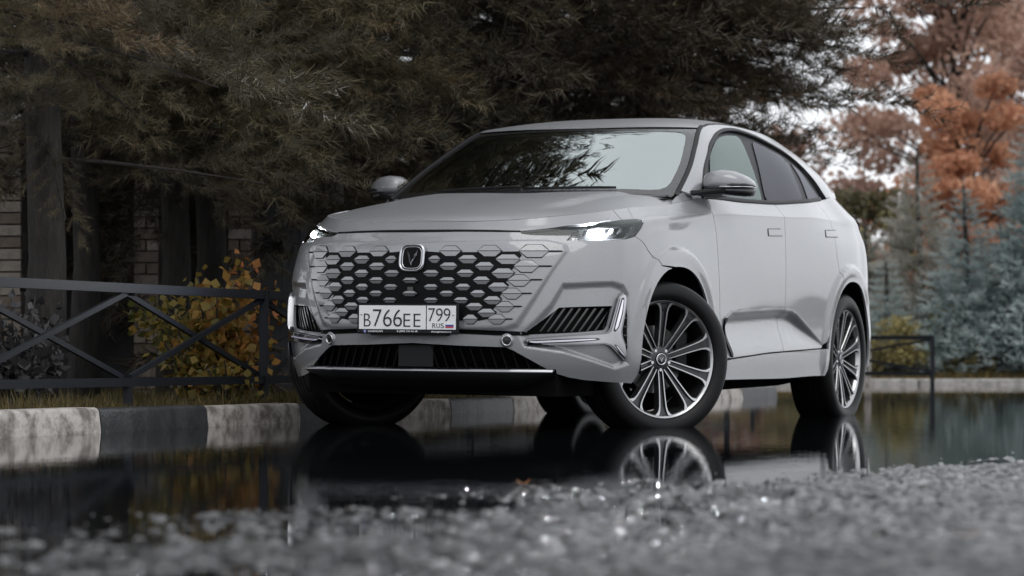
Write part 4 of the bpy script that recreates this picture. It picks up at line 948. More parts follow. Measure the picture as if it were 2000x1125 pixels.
_rr = N(asphalt, 'ShaderNodeMapRange'); _rr.inputs[3].default_value = .09; _rr.inputs[4].default_value = .6; L_(asphalt, _d.outputs['Fac'], _rr.inputs[0]); L_(asphalt, _rr.outputs[0], bsdf(asphalt).inputs['Roughness'])
def concrete(name, c, wear, rough=.75):
    m = mat(name, c, rough); n = noise(m, 9, 6, .65); n2 = noise(m, 45, 4, .6)
    r = ramp(m, n.outputs[0], [(.38, wear), (.56, c), (.75, tuple(min(1, x*1.12) for x in c))]); L_(m, r.outputs[0], bsdf(m).inputs['Base Color'])
    b = bump(m, n2.outputs[0], .6, .012); L_(m, b.outputs[0], bsdf(m).inputs['Normal']); return m
kerb_white = concrete('kerb_white', (.40, .37, .345), (.13, .115, .10)); kerb_black = concrete('kerb_black', (.017, .018, .02), (.035, .035, .035), .5)
kerb_grey = concrete('kerb_grey', (.42, .40, .38), (.25, .24, .22))
soil = concrete('soil', (.035, .028, .018), (.02, .018, .012))
fence_paint = mat('fence_paint', (.010, .012, .016), .6, spec=.2); _n = noise(fence_paint, 14, 5); _b = bump(fence_paint, _n.outputs[0], .2, .004); L_(fence_paint, _b.outputs[0], bsdf(fence_paint).inputs['Normal'])
bark = mat('bark', (.04, .033, .028), .9); _t = N(bark, 'ShaderNodeTexCoord'); _mp = N(bark, 'ShaderNodeMapping'); _mp.inputs['Scale'].default_value = (14, 14, 3); L_(bark, _t.outputs['Object'], _mp.inputs[0])
_n = noise(bark, 1.5, 6, .65, _mp.outputs[0]); _r = ramp(bark, _n.outputs[0], [(.3, (.007,.006,.005)), (.6, (.026,.022,.019)), (.8, (.055,.048,.042))]); L_(bark, _r.outputs[0], bsdf(bark).inputs['Base Color']); _b = bump(bark, _n.outputs[0], 1, .03); L_(bark, _b.outputs[0], bsdf(bark).inputs['Normal'])
brick_mats = [concrete('brick_%s' % n_, c, tuple(x*.6 for x in c)) for n_, c in (('buff', (.20,.165,.135)), ('brown', (.15,.115,.09)), ('pale', (.26,.225,.19)))]
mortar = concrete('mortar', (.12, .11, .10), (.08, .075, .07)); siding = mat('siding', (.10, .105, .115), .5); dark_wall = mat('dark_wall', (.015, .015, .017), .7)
def leaf_mat(name, stops, transl=.3, rough=.55):
    m = bpy.data.materials.new(name); m.use_nodes = True; nt = m.node_tree; b = nt.nodes['Principled BSDF']; b.inputs['Roughness'].default_value = rough; b.inputs['Specular IOR Level'].default_value = .3
    a = nt.nodes.new('ShaderNodeAttribute'); a.attribute_name = 'tone'; r = nt.nodes.new('ShaderNodeValToRGB'); e = r.color_ramp.elements
    while len(e) < len(stops): e.new(.5)
    for i, (p, c) in enumerate(stops): e[i].position = p; e[i].color = (*c, 1)
    nt.links.new(a.outputs['Fac'], r.inputs[0]); nt.links.new(r.outputs[0], b.inputs['Base Color'])
    if transl:
        t = nt.nodes.new('ShaderNodeBsdfTranslucent'); nt.links.new(r.outputs[0], t.inputs[0]); mx = nt.nodes.new('ShaderNodeMixShader'); mx.inputs[0].default_value = transl
        o = nt.nodes['Material Output']; nt.links.new(b.outputs[0], mx.inputs[1]); nt.links.new(t.outputs[0], mx.inputs[2]); nt.links.new(mx.outputs[0], o.inputs[0])
    return m
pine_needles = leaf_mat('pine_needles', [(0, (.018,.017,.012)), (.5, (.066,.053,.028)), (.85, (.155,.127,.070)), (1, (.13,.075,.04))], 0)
pine_shaded = leaf_mat('pine_shaded', [(0, (.016,.015,.012)), (.6, (.062,.048,.028)), (1, (.105,.062,.036))], 0)  # needle colours darkened for the shade of boughs overhead
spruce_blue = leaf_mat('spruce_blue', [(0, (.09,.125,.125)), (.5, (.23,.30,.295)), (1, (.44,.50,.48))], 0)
spruce_grey = leaf_mat('spruce_grey', [(0, (.13,.135,.115)), (.5, (.28,.275,.235)), (1, (.46,.44,.39))], 0)
orange_leaf = leaf_mat('orange_leaf', [(0, (.30,.16,.10)), (.5, (.54,.27,.16)), (1, (.72,.43,.28))], .55)  # leaf colour paled to stand in for haze over the distance
rust_leaf = leaf_mat('rust_leaf', [(0, (.27,.175,.14)), (.5, (.48,.31,.24)), (1, (.64,.46,.37))], .55)  # haze put into the leaf colour here too, as a paler rust
olive_leaf = leaf_mat('olive_leaf', [(0, (.09,.08,.045)), (.5, (.20,.175,.08)), (1, (.38,.32,.13))], .3)
bush_leaf = leaf_mat('bush_leaf', [(0, (.06,.065,.014)), (.45, (.20,.14,.03)), (.75, (.32,.15,.035)), (1, (.40,.13,.05))], .3)
dead_leaf = leaf_mat('dead_leaf', [(0, (.015,.015,.016)), (1, (.05,.048,.05))], 0)
grass_mat = leaf_mat('grass_mat', [(0, (.035,.03,.010)), (.6, (.09,.07,.022)), (1, (.17,.12,.04))], .2)
def foliage(name, tris, tone, m, parent=None):
    """(n,3,3) triangles or (n,4,3) quads with one tone value each"""
    tris = np.asarray(tris, np.float32); n, k, _ = tris.shape
    o = fastmesh(name, tris.reshape(-1, 3), np.arange(n*k).reshape(n, k), m, parent)
    at = o.data.attributes.new('tone', 'FLOAT', 'FACE'); at.data.foreach_set('value', np.asarray(tone, np.float32)); return o

# ---- ground, puddle, asphalt
GX, GY = 400, 600
g = mesh('ground', [(-GX,-60,-.05),(GX,-60,-.05),(GX,GY,-.05),(-GX,GY,-.05)], [(0,1,2,3)], asphalt); tag(g, kind='structure')
a, b = kp(-14), kp(24)
w = mesh('puddle_water', [(-14,3.2,0),(40,3.2,0),(40,33.3,0),(-14,33.3,0)], [(0,1,2,3)], water); tag(w, kind='structure')
# rough wet asphalt in front: a displaced sheet that dips under the water along an uneven shore
SH = [(-4,4.2),(-1.9,4.45),(-1.02,5.05),(-.51,5.75),(0,6.6),(.34,7.0),(.72,7.45),(1.69,8.75),(2.6,10.2),(4.5,13.5)]
def blur(A, k):
    for ax in (0, 1): A = sum(np.roll(A, i, ax) for i in range(-k, k+1))/(2*k+1)
    return A
st = .010; xs = np.arange(-1.9, 2.9, st); ys = np.arange(3.4, 11.0, st*1.1); Xg, Yg = np.meshgrid(xs, ys, indexing='ij')
sh = np.array(SH); shore = np.interp(Xg, sh[:,0], sh[:,1]); dist = (shore-Yg)
rn = rng.random(Xg.shape); big = blur(blur(rng.random(Xg.shape), 14), 14); big = (big-big.mean())/big.std(); med = blur(rng.random(Xg.shape), 3); med = (med-med.mean())/med.std()
grain = blur(rn, 1); grain = (grain-grain.mean())/grain.std()
H_ = .0030*dist-.0066+.0095*sst(.1, 1.4, Xg)*sst(-.25, .35, dist)+np.where(dist < -.3, .01*(dist+.3), 0)+.0028*big+.0020*med+.0050*grain
keep = (np.abs(Xg/Yg*FPX) < 1150)|(Yg < 4.4); idx = np.arange(Xg.size).reshape(Xg.shape)
q = np.stack([idx[:-1,:-1], idx[1:,:-1], idx[1:,1:], idx[:-1,1:]], -1); ok = keep[:-1,:-1] & (H_[:-1,:-1] > -.012) & (dist[:-1,:-1] > -1.4); q = q[ok]
used = np.unique(q); rem = np.full(Xg.size, -1); rem[used] = np.arange(len(used))
V = np.stack([Xg.ravel(), Yg.ravel(), H_.ravel()], 1)[used]
r_ = fastmesh('road', V, rem[q], asphalt, smooth=True); tag(r_, kind='structure')
for nm, A in (('stone', np.clip(.5+.26*(grain+.35*med), 0, 1)), ('dry', np.clip(-.06+.24*(dist-.6)+.16*big, 0, 1))):
    r_.data.attributes.new(nm, 'FLOAT', 'POINT').data.foreach_set('value', A.ravel()[used].astype(np.float32))
# verge behind the kerb and far verge
def sheet(name, pts, z, m, kind='structure'): o = mesh(name, [(x, y, z) for x, y in pts], [tuple(range(len(pts)))], m); tag(o, kind=kind); return o
c0, c1 = kp(-14, .148), kp(12.3, .148)
sheet('verge', [c0, c1, (1.2, 33.6), (1.2, 120), (-60, 120), (-60, c0[1])], .085, soil)
sheet('far_verge', [(-6,33.55),(90,33.55),(90,300),(-60,300)], .062, soil)
# ---- kerb stones, painted in turn
kb = 1.06
for i in range(-6, 12):
    t0 = .86+(i-1)*kb; z1 = float(np.interp(t0, [-1,0,3,8], [.118,.116,.094,.088]))
    a0, a1 = kp(t0+.004), kp(t0+kb-.004); b0, b1 = kp(t0+.004, .15), kp(t0+kb-.004, .15); mm = kerb_white if i % 2 == 0 else kerb_black
    if not mm: continue
    k_ = 14; V = []
    for j in range(k_+1):
        f = j/k_; A_ = a0+(a1-a0)*f; B_ = b0+(b1-b0)*f; jz = random.uniform(-.003, .003); jo = random.uniform(-.003, .003)
        V += [(*(A_-KN*.012), -.05), (*(A_+KN*(.004+jo)), z1-.018+jz), (*(A_+KN*(.016+jo)), z1-.003+jz), (*(A_+KN*.03), z1+jz*.5), (*B_, z1), (*B_, -.05)]
    F = [(6*j+a_, 6*j+6+a_, 6*j+7+a_, 6*j+1+a_) for j in range(k_) for a_ in range(5)]+[(0,1,2,3,4,5), tuple(6*k_+a_ for a_ in (5,4,3,2,1,0))]
    o = mesh('kerb_stone', V, F, mm, smooth=True, sharp=45)
    cw = 'pale worn' if i % 2 == 0 else 'black painted'; od = ('first','second','third','fourth','fifth','sixth','seventh','eighth','ninth','tenth','eleventh','twelfth')
    tag(o, ('%s kerb stone, %s from the left%s' % (cw, od[i], {0: ' beside the water', 1: ' under the fence', 2: ' next to the front tyre'}.get(i, ', partly behind the car'))) if i >= 0 else '%s kerb stone beyond the left edge of the view' % cw, 'kerb stone', 'painted kerb stones')
for i in range(12):
    x0 = 2.0+i*1.55; z1 = .075+random.uniform(-.004, .004)
    o = MB().box((x0+.765, 33.35, z1/2-.02), (1.53, .22, z1+.04)).obj('far_kerb_stone', kerb_grey); bevel(o, .015, 2); tag(o, 'pale far kerb stone across the water, %s from the left' % ('first','second','third','fourth','fifth','sixth','seventh','eighth','ninth','tenth','eleventh','twelfth')[i], 'kerb stone', 'far kerb stones')
# ---- fences: rails, posts, crossed bars
def fence(name, origin, d, t_posts, t_end, zt, zb, z0, unit, label, sc=1.0):
    f = empty(name, (origin[0], origin[1], 0)); tag(f, label, 'fence'); d = np.array(d); o2 = np.array(origin)
    P = lambda t, z: (d[0]*t, d[1]*t, z)
    w_ = .042*sc
    for t0, t1 in zip(t_posts[:-1], t_posts[1:]):
        MB().bar(P(t0+w_/2, zt), P(t1-w_/2, zt), w_*1.05, w_*1.1).obj('top_rail', fence_paint, f); MB().bar(P(t0+w_/2, zb), P(t1-w_/2, zb), w_, w_).obj('bottom_rail', fence_paint, f)
        n = max(1, round((t1-t0)/unit)); u = (t1-t0)/n
        for k_ in range(n):
            s0, s1 = t0+k_*u, t0+(k_+1)*u; e = .02
            MB().bar(P(s0+e, zb+w_*.6), P(s1-e, zt-w_*.6), w_*.5, w_*.62).obj('cross_bar', fence_paint, f)
            nn = np.array([-d[1], d[0]])*w_*.52
            MB().bar((P(s0+e, 0)[0]+nn[0], P(s0+e, 0)[1]+nn[1], zt-w_*.6), (P(s1-e, 0)[0]+nn[0], P(s1-e, 0)[1]+nn[1], zb+w_*.6), w_*.5, w_*.62).obj('cross_bar', fence_paint, f)
            if k_: MB().bar(P(s0, z0-.05), P(s0, zb-w_/2), w_, w_, (1,0,0)).obj('leg', fence_paint, f)
    for t in t_posts: bevel(MB().bar(P(t, z0-.05), P(t, zt+w_*.62), w_*1.12, w_*1.12, (1,0,0)).obj('post', fence_paint, f), .003, 1)
    return f
fence('road_fence', kp(0, .30), KD, [-2.853, .147, 3.147, 6.147, 9.147, 12.0], 0, .69, .225, .085, 1.5, 'dark metal road fence with crossed bars along the left kerb')
fo = wpt(1821, 700, 31.0); fence('far_fence', fo[:2], (-.92, .39), [0, 2.2, 4.4, 6.6], 0, .575, .155, .0, 2.2, 'low dark metal fence standing in the water behind the car', 1.05)
wp_ = wpt(1695, 700, 32.5); MB().box((wp_[0], 32.5, .25), (.07, .07, .5)).obj('marker_post', kerb_white); tag(bpy.data.objects['marker_post'], 'short white post behind the rear bumper', 'post')

# ---- brick piers and dark wall behind the pines
def pier(px0, px1, Y, ztop, label):
    x0, x1 = wpt(px0, 0, Y)[0], wpt(px1, 0, Y)[0]; p = empty('brick_pier', ((x0+x1)/2, Y, 0)); tag(p, label, 'pier')
    W = x1-x0; MB().box((0, .12, ztop/2), (W-.02, .22, ztop)).obj('core', mortar, p)
    bh, gap = .067, .011; n = int(ztop/(bh+gap)); nb = max(1, round(W/.25))
    cache = {}
    for r_ in range(n):
        off = (r_ % 2)*.5; bw = W/nb; edges_ = sorted(set([0.0, W]+[max(0, min(W, (k_+off)*bw)) for k_ in range(nb+1)]))
        for e0, e1 in zip(edges_[:-1], edges_[1:]):
            if e1-e0 < .03: continue
            key = (round(e1-e0, 3), random.randrange(3))
            if key not in cache:
                o = MB().box((0,0,0), (e1-e0-gap, .06, bh)).obj('brick', brick_mats[key[1]], p); bevel(o, .004, 1); cache[key] = o
            else:
                o = bpy.data.objects.new('brick', cache[key].data); col.objects.link(o); o.parent = p
            o.location = (-W/2+(e0+e1)/2, -.012+random.uniform(-.003,.003), .09+r_*(bh+gap))
    return p
pier(-60, 44, 17.5, 1.9, 'brick pier at the far left edge behind the pine trunk'); pier(262, 312, 18.0, 1.8, 'narrow brick pier left of the autumn shrub'); pier(446, 492, 18.0, 1.8, 'pale brick pier above the autumn shrub')
a = wpt(-400, 0, 19); b = wpt(1250, 0, 25)  # right end carried on unseen behind the car to block low sky
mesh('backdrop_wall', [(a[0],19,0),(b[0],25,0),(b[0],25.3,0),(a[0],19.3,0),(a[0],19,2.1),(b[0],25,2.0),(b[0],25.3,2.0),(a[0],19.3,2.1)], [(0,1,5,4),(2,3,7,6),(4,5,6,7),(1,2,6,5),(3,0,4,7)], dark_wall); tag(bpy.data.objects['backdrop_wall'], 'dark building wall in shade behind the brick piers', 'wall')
sdg = empty('gate', (wpt(530, 0, 18.3)[0], 18.3, 0)); tag(sdg, 'grey corrugated metal gate beside the pale brick pier', 'gate')
for k_ in range(9): MB().box((-.13+k_*.06, .01*(k_ % 2), .95), (.056, .03, 1.9)).obj('slat', siding, sdg)
# ================================================================== PLANTS
def unit(v): return v/(np.linalg.norm(v, axis=-1, keepdims=True)+1e-9)
def shoot(L, n, nl, nw, spread=42, rs=rng):
    """needles round a twig along +x: (n,3,3) triangles"""
    x = rs.uniform(.05, 1, n)*L; ph = rs.uniform(0, 2*math.pi, n); sp = np.radians(rs.normal(spread, 9, n)); ln = nl*rs.uniform(.7, 1.1, n)
    d = np.stack([np.cos(sp), np.sin(sp)*np.cos(ph), np.sin(sp)*np.sin(ph)], 1); b = np.stack([x, 0*x, 0*x], 1)
    sd_ = unit(np.cross(d, rs.normal(size=(n,3))))*nw/2
    return np.stack([b-sd_, b+sd_, b+d*ln[:,None]], 1)
def frame(d, roll=0.0):
    d = unit(np.asarray(d, float)); u = np.cross((0,0,1.), d); u = unit(u) if np.linalg.norm(u) > 1e-4 else np.array([0,1.,0]); v = np.cross(d, u)
    c, s = math.cos(roll), math.sin(roll); return np.stack([d, c*u+s*v, -s*u+c*v], 1)
def bough(L, nshoot, nn, nl, nw, rs=rng, droop=.12, side=.34):
    """a flat fan of shoots along a drooping stem that starts at the origin and runs along +x"""
    out = []; ax = lambda t: np.array([L*t, .10*L*math.sin(2.2*t+ph0), -droop*L*t*t+.06*L*t]); ph0 = rs.uniform(0, 6)
    for k in range(nshoot):
        t = .18+.82*(k+.5)/nshoot; sg = 1 if k % 2 else -1; a = R(rs.uniform(28, 62))*sg*(1-.75*max(0, t-.8)/.2); e = R(rs.uniform(-12, 28))
        d = np.array([math.cos(a)*math.cos(e), math.sin(a)*math.cos(e), math.sin(e)]); sl = side*L*(1.15-t)+.12
        p0 = ax(t); m = max(1, int(sl/.16))
        for j in range(m):
            dd = unit(d+rs.normal(0, .13, 3)); S = shoot(min(.22, sl), nn, nl, nw, rs=rs)@frame(dd, rs.uniform(0, 6)).T; out.append(S+p0+d*j*.155)
            if rs.random() < .65:
                d3 = unit(d+rs.normal(0, .5, 3)); out.append(shoot(.14, int(nn*.7), nl, nw, rs=rs)@frame(d3).T+p0+d*(j*.155+.05))
    out.append(shoot(.24, nn, nl, nw, rs=rs)@frame((1,0,.1)).T+ax(1.0))
    return np.concatenate(out)
FINE = [bough(1.5, 15, 56, .085, .0038) for _ in range(4)]
MIDB = [bough(1.7, 15, 36, .095, .0060) for _ in range(4)]
COARSE = [bough(2.0, 12, 9, .18, .026, side=.36) for _ in range(3)]
class Tree:
    def __init__(s, name, x, y, label, cat='tree', group=None, z0=.08):
        s.e = empty(name, (x, y, z0)); tag(s.e, label, cat, group); s.wood = MB(); s.tri = []; s.tone = []; s.o = np.array([x, y, z0])
    def trunk(s, H, r, lean=(0,0), n=9, seg=10):
        zz = np.linspace(-.1, H, seg); P = [(lean[0]*z/H+.03*math.sin(z*1.7), lean[1]*z/H+.03*math.cos(z*1.3), z) for z in zz]; s.P = np.array(P); s.H = H
        s.wood.tube(P, [r*(1.25 if i == 0 else 1)*(1-.82*max(0,z)/H)+.008 for i, z in enumerate(zz)], n)
    def at(s, z): return np.array([np.interp(z, s.P[:,2], s.P[:,k]) for k in range(3)])
    def add(s, B_, p, d, scale, roll, tone, jit=.16, grad=.34):
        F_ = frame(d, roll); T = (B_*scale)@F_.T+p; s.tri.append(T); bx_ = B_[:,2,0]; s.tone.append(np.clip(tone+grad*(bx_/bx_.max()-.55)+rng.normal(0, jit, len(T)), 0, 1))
    def limb(s, z, d, L, r=.013):
        p = s.at(z); d = unit(np.array(d, float)); q = [p+d*L*t+np.array([0,0,-.06*L*t*t]) for t in (0,.3,.6,1)]; s.wood.tube(q, [r, r*.8, r*.55, r*.25], 5); return q
    def done(s, m, crown='crown', trunk='trunk'):
        s.wood.obj(trunk, bark, s.e, smooth=True)
        if s.tri: foliage(crown, np.concatenate(s.tri), np.concatenate(s.tone), m, s.e)
        return s.e
def pine(px, Y, H, r, z_low, n_low, n_up, label, Rlow=1.7, fine=FINE, m=pine_needles, az=None, tone=.42, zmid=3.6, key=(), lean=(0,0), up=COARSE, Rup=2.0):
    x = (px-1000)/FPX*Y; T = Tree('pine_tree', x, Y, label, group='pines behind the fence'); T.trunk(H, r, lean)
    for k in range(n_low):
        z = z_low+(zmid-z_low)*rng.random()**.9; a = (az[0]+(az[1]-az[0])*rng.random()) if az else rng.uniform(0, 360); a = R(a)
        d = np.array([math.cos(a), math.sin(a), rng.uniform(-.28, .12)]); L = Rlow*rng.uniform(.55, 1.1); q = T.limb(z, d, L*.8); B_ = fine[rng.integers(len(fine))]
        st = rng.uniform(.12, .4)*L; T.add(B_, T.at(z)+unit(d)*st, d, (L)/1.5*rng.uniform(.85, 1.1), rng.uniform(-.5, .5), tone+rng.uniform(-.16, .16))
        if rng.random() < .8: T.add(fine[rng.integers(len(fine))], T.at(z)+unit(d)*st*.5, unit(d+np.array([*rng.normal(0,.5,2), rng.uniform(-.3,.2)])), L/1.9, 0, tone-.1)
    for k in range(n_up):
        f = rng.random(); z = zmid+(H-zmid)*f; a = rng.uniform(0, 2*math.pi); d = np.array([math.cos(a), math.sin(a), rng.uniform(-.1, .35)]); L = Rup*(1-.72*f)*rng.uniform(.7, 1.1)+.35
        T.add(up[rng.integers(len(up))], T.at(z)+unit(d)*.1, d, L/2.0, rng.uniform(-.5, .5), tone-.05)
    for (tx, ty, Yt, z, sc, tn) in key:                                # boughs measured on the photograph: trunk height, tip, tone raised to colour in light on some
        tip = wpt(tx, ty, Yt)-T.o; p = T.at(z); d = tip-p; L = np.linalg.norm(d); T.wood.tube([p, p+d*.5, p+d*.95], [.018, .012, .006], 5); sc = min(sc, L/1.45)
        k = max(1, int(L/.8))
        for j in range(k):
            s0 = max(0, L-1.5*sc-j*.75); T.add(FINE[rng.integers(4)], p+unit(d)*s0, unit(d+rng.normal(0, .06 if j == 0 else .22, 3)), sc, rng.uniform(-.3, .3), tn, .13)
    return T.done(m)
A_ = (150, 400)
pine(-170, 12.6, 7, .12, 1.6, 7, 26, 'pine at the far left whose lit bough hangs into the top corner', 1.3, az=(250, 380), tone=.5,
     key=((290,75,12.3,2.0,.95,.80),(230,30,12.3,2.2,.95,.82),(120,95,12.4,1.9,.9,.72),(60,40,12.2,2.1,.9,.75),(180,10,12.2,2.4,.9,.78)))  # high tone values put the light on these boughs into their colour
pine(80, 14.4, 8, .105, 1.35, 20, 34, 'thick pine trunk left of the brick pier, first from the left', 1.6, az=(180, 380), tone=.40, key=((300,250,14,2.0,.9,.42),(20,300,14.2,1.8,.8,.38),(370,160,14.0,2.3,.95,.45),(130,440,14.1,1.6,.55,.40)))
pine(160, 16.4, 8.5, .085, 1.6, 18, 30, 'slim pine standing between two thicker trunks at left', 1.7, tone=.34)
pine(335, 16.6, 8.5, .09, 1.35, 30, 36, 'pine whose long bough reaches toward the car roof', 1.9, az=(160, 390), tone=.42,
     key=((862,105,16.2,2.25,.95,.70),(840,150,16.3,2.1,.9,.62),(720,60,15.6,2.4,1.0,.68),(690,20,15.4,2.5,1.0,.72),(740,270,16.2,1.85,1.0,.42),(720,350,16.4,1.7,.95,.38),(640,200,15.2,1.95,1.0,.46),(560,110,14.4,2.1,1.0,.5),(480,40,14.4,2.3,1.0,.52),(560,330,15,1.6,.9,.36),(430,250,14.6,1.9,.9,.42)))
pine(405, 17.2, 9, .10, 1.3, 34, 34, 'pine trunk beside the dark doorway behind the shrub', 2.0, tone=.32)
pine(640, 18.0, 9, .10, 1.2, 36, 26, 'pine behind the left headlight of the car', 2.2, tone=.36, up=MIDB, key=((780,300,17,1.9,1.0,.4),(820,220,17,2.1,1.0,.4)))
pine(860, 20.5, 6.8, .12, 1.6, 38, 18, 'dark pine behind the left end of the windscreen', 2.4, MIDB, pine_shaded, tone=.45, zmid=4.8, up=MIDB)
pine(1060, 22, 6.2, .13, 1.8, 34, 14, 'dark pine rising behind the middle of the car roof', 2.2, MIDB, pine_shaded, tone=.45, zmid=4.6, up=MIDB)
pine(1270, 21, 5.4, .13, 1.5, 24, 4, 'dark pine behind the car with boughs against the pale sky', 1.25, MIDB, pine_shaded, tone=.5, zmid=4.6, az=(100, 380),
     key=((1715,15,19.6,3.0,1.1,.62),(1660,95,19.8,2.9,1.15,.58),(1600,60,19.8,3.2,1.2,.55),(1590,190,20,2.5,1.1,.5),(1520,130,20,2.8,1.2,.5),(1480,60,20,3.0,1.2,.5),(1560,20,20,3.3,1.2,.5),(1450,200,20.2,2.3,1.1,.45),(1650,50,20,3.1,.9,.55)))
# deeper rows that close the wood behind: copies of two grown trees
def copy_plant(src, px, Y, rz, sc, label):
    e = src.copy(); col.objects.link(e); e.location = ((px-1000)/FPX*Y, Y, .08); e.rotation_euler = (0, 0, rz); e.scale = (sc, sc, sc); e['label'] = label
    for ch in src.children:
        c = ch.copy(); col.objects.link(c); c.parent = e
    return e
DEEP = 'deep background pine, the %s counted through the dark wood'
d1 = pine(330, 20.5, 9, .12, 1.0, 36, 34, DEEP % 'third', 3.0, MIDB, pine_shaded, tone=.35, zmid=5.6, Rup=2.8)
d2 = pine(900, 26, 8, .12, 1.4, 34, 24, DEEP % 'sixth', 2.1, MIDB, pine_shaded, tone=.35, zmid=5.2, Rup=2.0)
for src, px, Y, rz, sc, od in ((d1,-40,21,1.9,.92,'first'),(d1,180,23,4.1,1.03,'second'),(d1,520,22,2.9,1.06,'fourth'),(d1,700,25,5.2,1.05,'fifth'),(d2,1080,26,2.2,.95,'seventh'),(d2,980,23.5,3.7,.80,'eighth'),(d2,1170,24,5.1,.78,'ninth'),(d2,1010,28,.6,1.0,'tenth'),(d2,830,24,4.4,.85,'eleventh')): copy_plant(src, px, Y, rz, sc, DEEP % od)

# ---- spruces at right
SPR = [bough(.9, 13, 19, .050, .018, droop=.05, side=.40) for _ in range(3)]
def spruce(px, ytop, Y, Rb, label, m, whorls=22, sc=1.0, tone=.5, gz=.06):
    x = (px-1000)/FPX*Y; H = wpt(px, ytop, Y)[2]-gz; T = Tree('spruce_tree', x, Y, label, group='spruces across the water', z0=gz); T.trunk(H*.97, .06*sc, n=6)
    for i in range(whorls):
        f = (i+.3)/whorls; z = .05+H*.93*f; rad = Rb*(1-f)**.85+.12; n = max(5, int(9*(1-f)+5))
        for k in range(n):
            a = 2*math.pi*(k+rng.random()*.7)/n+i*1.3; d = np.array([math.cos(a), math.sin(a), .05+.35*f+rng.uniform(-.12,.12)])
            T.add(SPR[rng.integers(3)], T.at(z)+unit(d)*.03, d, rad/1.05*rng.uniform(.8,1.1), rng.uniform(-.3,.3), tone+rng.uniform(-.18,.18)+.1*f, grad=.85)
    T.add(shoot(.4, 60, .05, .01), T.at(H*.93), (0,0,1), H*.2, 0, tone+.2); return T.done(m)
spruce(1795, 275, 36, .92, 'grey green spruce with a tall pointed top right of the car', spruce_grey, 26, tone=.62)
spruce(1885, 350, 34.6, .72, 'small blue green spruce in the middle of the group', spruce_blue, 22, tone=.6)
spruce(2035, 180, 34.5, 1.15, 'tall blue spruce cut by the right edge', spruce_blue, 28, tone=.5)
spruce(1728, 505, 35, .42, 'short pale blue spruce beside the rear bumper', spruce_blue, 14, tone=.75)
spruce(1955, 430, 36, .7, 'low blue spruce near the right edge behind the yellow shrub', spruce_blue, 18, tone=.28)
spruce(1690, 420, 38, .9, 'dull green spruce showing just behind the tail of the car', spruce_grey, 18, tone=.3)
# ---- broadleaf trees in autumn colour
def leaves(n, c, rad, size, rs=rng, hollow=.25):
    """leaf quads scattered through an uneven ball"""
    d = unit(rs.normal(size=(n,3))); r_ = rs.random(n)**(1/2.2)*(1-hollow)+hollow*rs.random(n); p = c+d*r_[:,None]*np.array(rad)
    a = unit(rs.normal(size=(n,3))); b = unit(np.cross(a, rs.normal(size=(n,3)))); s_ = size*rs.uniform(.6, 1.25, n)[:,None]
    return np.stack([p-a*s_*.6, p+b*s_*.34, p+a*s_*.6, p-b*s_*.34], 1)
def broadleaf(name, px, Y, H, r, clumps, m, label, size, group, spread, z_low, per=420, gz=.06, tone=.5):
    x = (px-1000)/FPX*Y; T = Tree(name, x, Y, label, group=group, z0=gz); T.trunk(H*.8, r, n=7)
    for k in range(clumps):
        f = rng.random(); z = z_low+(H-z_low)*f; a = rng.uniform(0, 2*math.pi); rr = spread*math.sqrt(rng.random())*(1-.55*f)
        c = T.at(min(z, H*.78))*np.array([1,1,0])+np.array([rr*math.cos(a), rr*math.sin(a)*.7, z]); T.wood.tube([T.at(min(z*.75, H*.75)), c*.5+T.at(z*.8)*.5, c], [r*.3, r*.2, .008], 4)
        s_ = rng.uniform(.35, .75)*spread*.42; L4 = leaves(per, c, (s_, s_, s_*.65), size); T.tri.append(L4); T.tone.append(np.clip(tone+rng.uniform(-.25,.25)+rng.normal(0,.18,per), 0, 1))
    return T.done(m)
AG = 'autumn trees at right'
broadleaf('autumn_tree', 1895, 43, 4.7, .10, 46, orange_leaf, 'bright orange tree above the spruces', .12, AG, 1.9, 1.2, 260, tone=.55)
broadleaf('autumn_tree', 1865, 50, 8.0, .14, 40, rust_leaf, 'tall rust brown tree right of the dark pine boughs', .14, AG, 2.8, 2.0, 260)
broadleaf('autumn_tree', 1960, 54, 8.8, .15, 42, rust_leaf, 'tall rust brown tree at the upper right corner', .15, AG, 3.2, 2.5, 260, tone=.45)
broadleaf('autumn_tree', 1650, 46, 3.2, .12, 24, rust_leaf, 'reddish brown tree showing over the rear window', .12, AG, 2.2, .8, 300, tone=.35)
broadleaf('autumn_tree', 1690, 40, 2.6, .10, 22, olive_leaf, 'olive brown tree close behind the tail of the car', .10, AG, 1.5, .6, 300, tone=.25)
broadleaf('autumn_tree', 1480, 52, 4.6, .12, 30, rust_leaf, 'brownish tree hidden mostly by the pine boughs', .14, AG, 3.0, 1.0, 280, tone=.3)
broadleaf('autumn_tree', 2080, 46, 6.0, .12, 36, rust_leaf, 'rusty tree at the right edge behind the tall blue spruce', .14, AG, 2.4, 1.0, 280, tone=.4)
# far wood that closes the horizon at right
fw_t = []; fw_n = []
for k in range(70):
    px = rng.uniform(1300, 2300); Y = rng.uniform(62, 80); z = rng.uniform(.3, 3.8); c = np.array([(px-1000)/FPX*Y, Y, z]); L4 = leaves(220, c, (1.6, 1.2, 1.0), .26); fw_t.append(L4); fw_n.append(np.clip(rng.normal(.3, .2, 220), 0, 1))
o = foliage('far_wood', np.concatenate(fw_t), np.concatenate(fw_n), olive_leaf); tag(o, 'hazy brown green wood far behind the spruces', 'wood', kind='stuff')
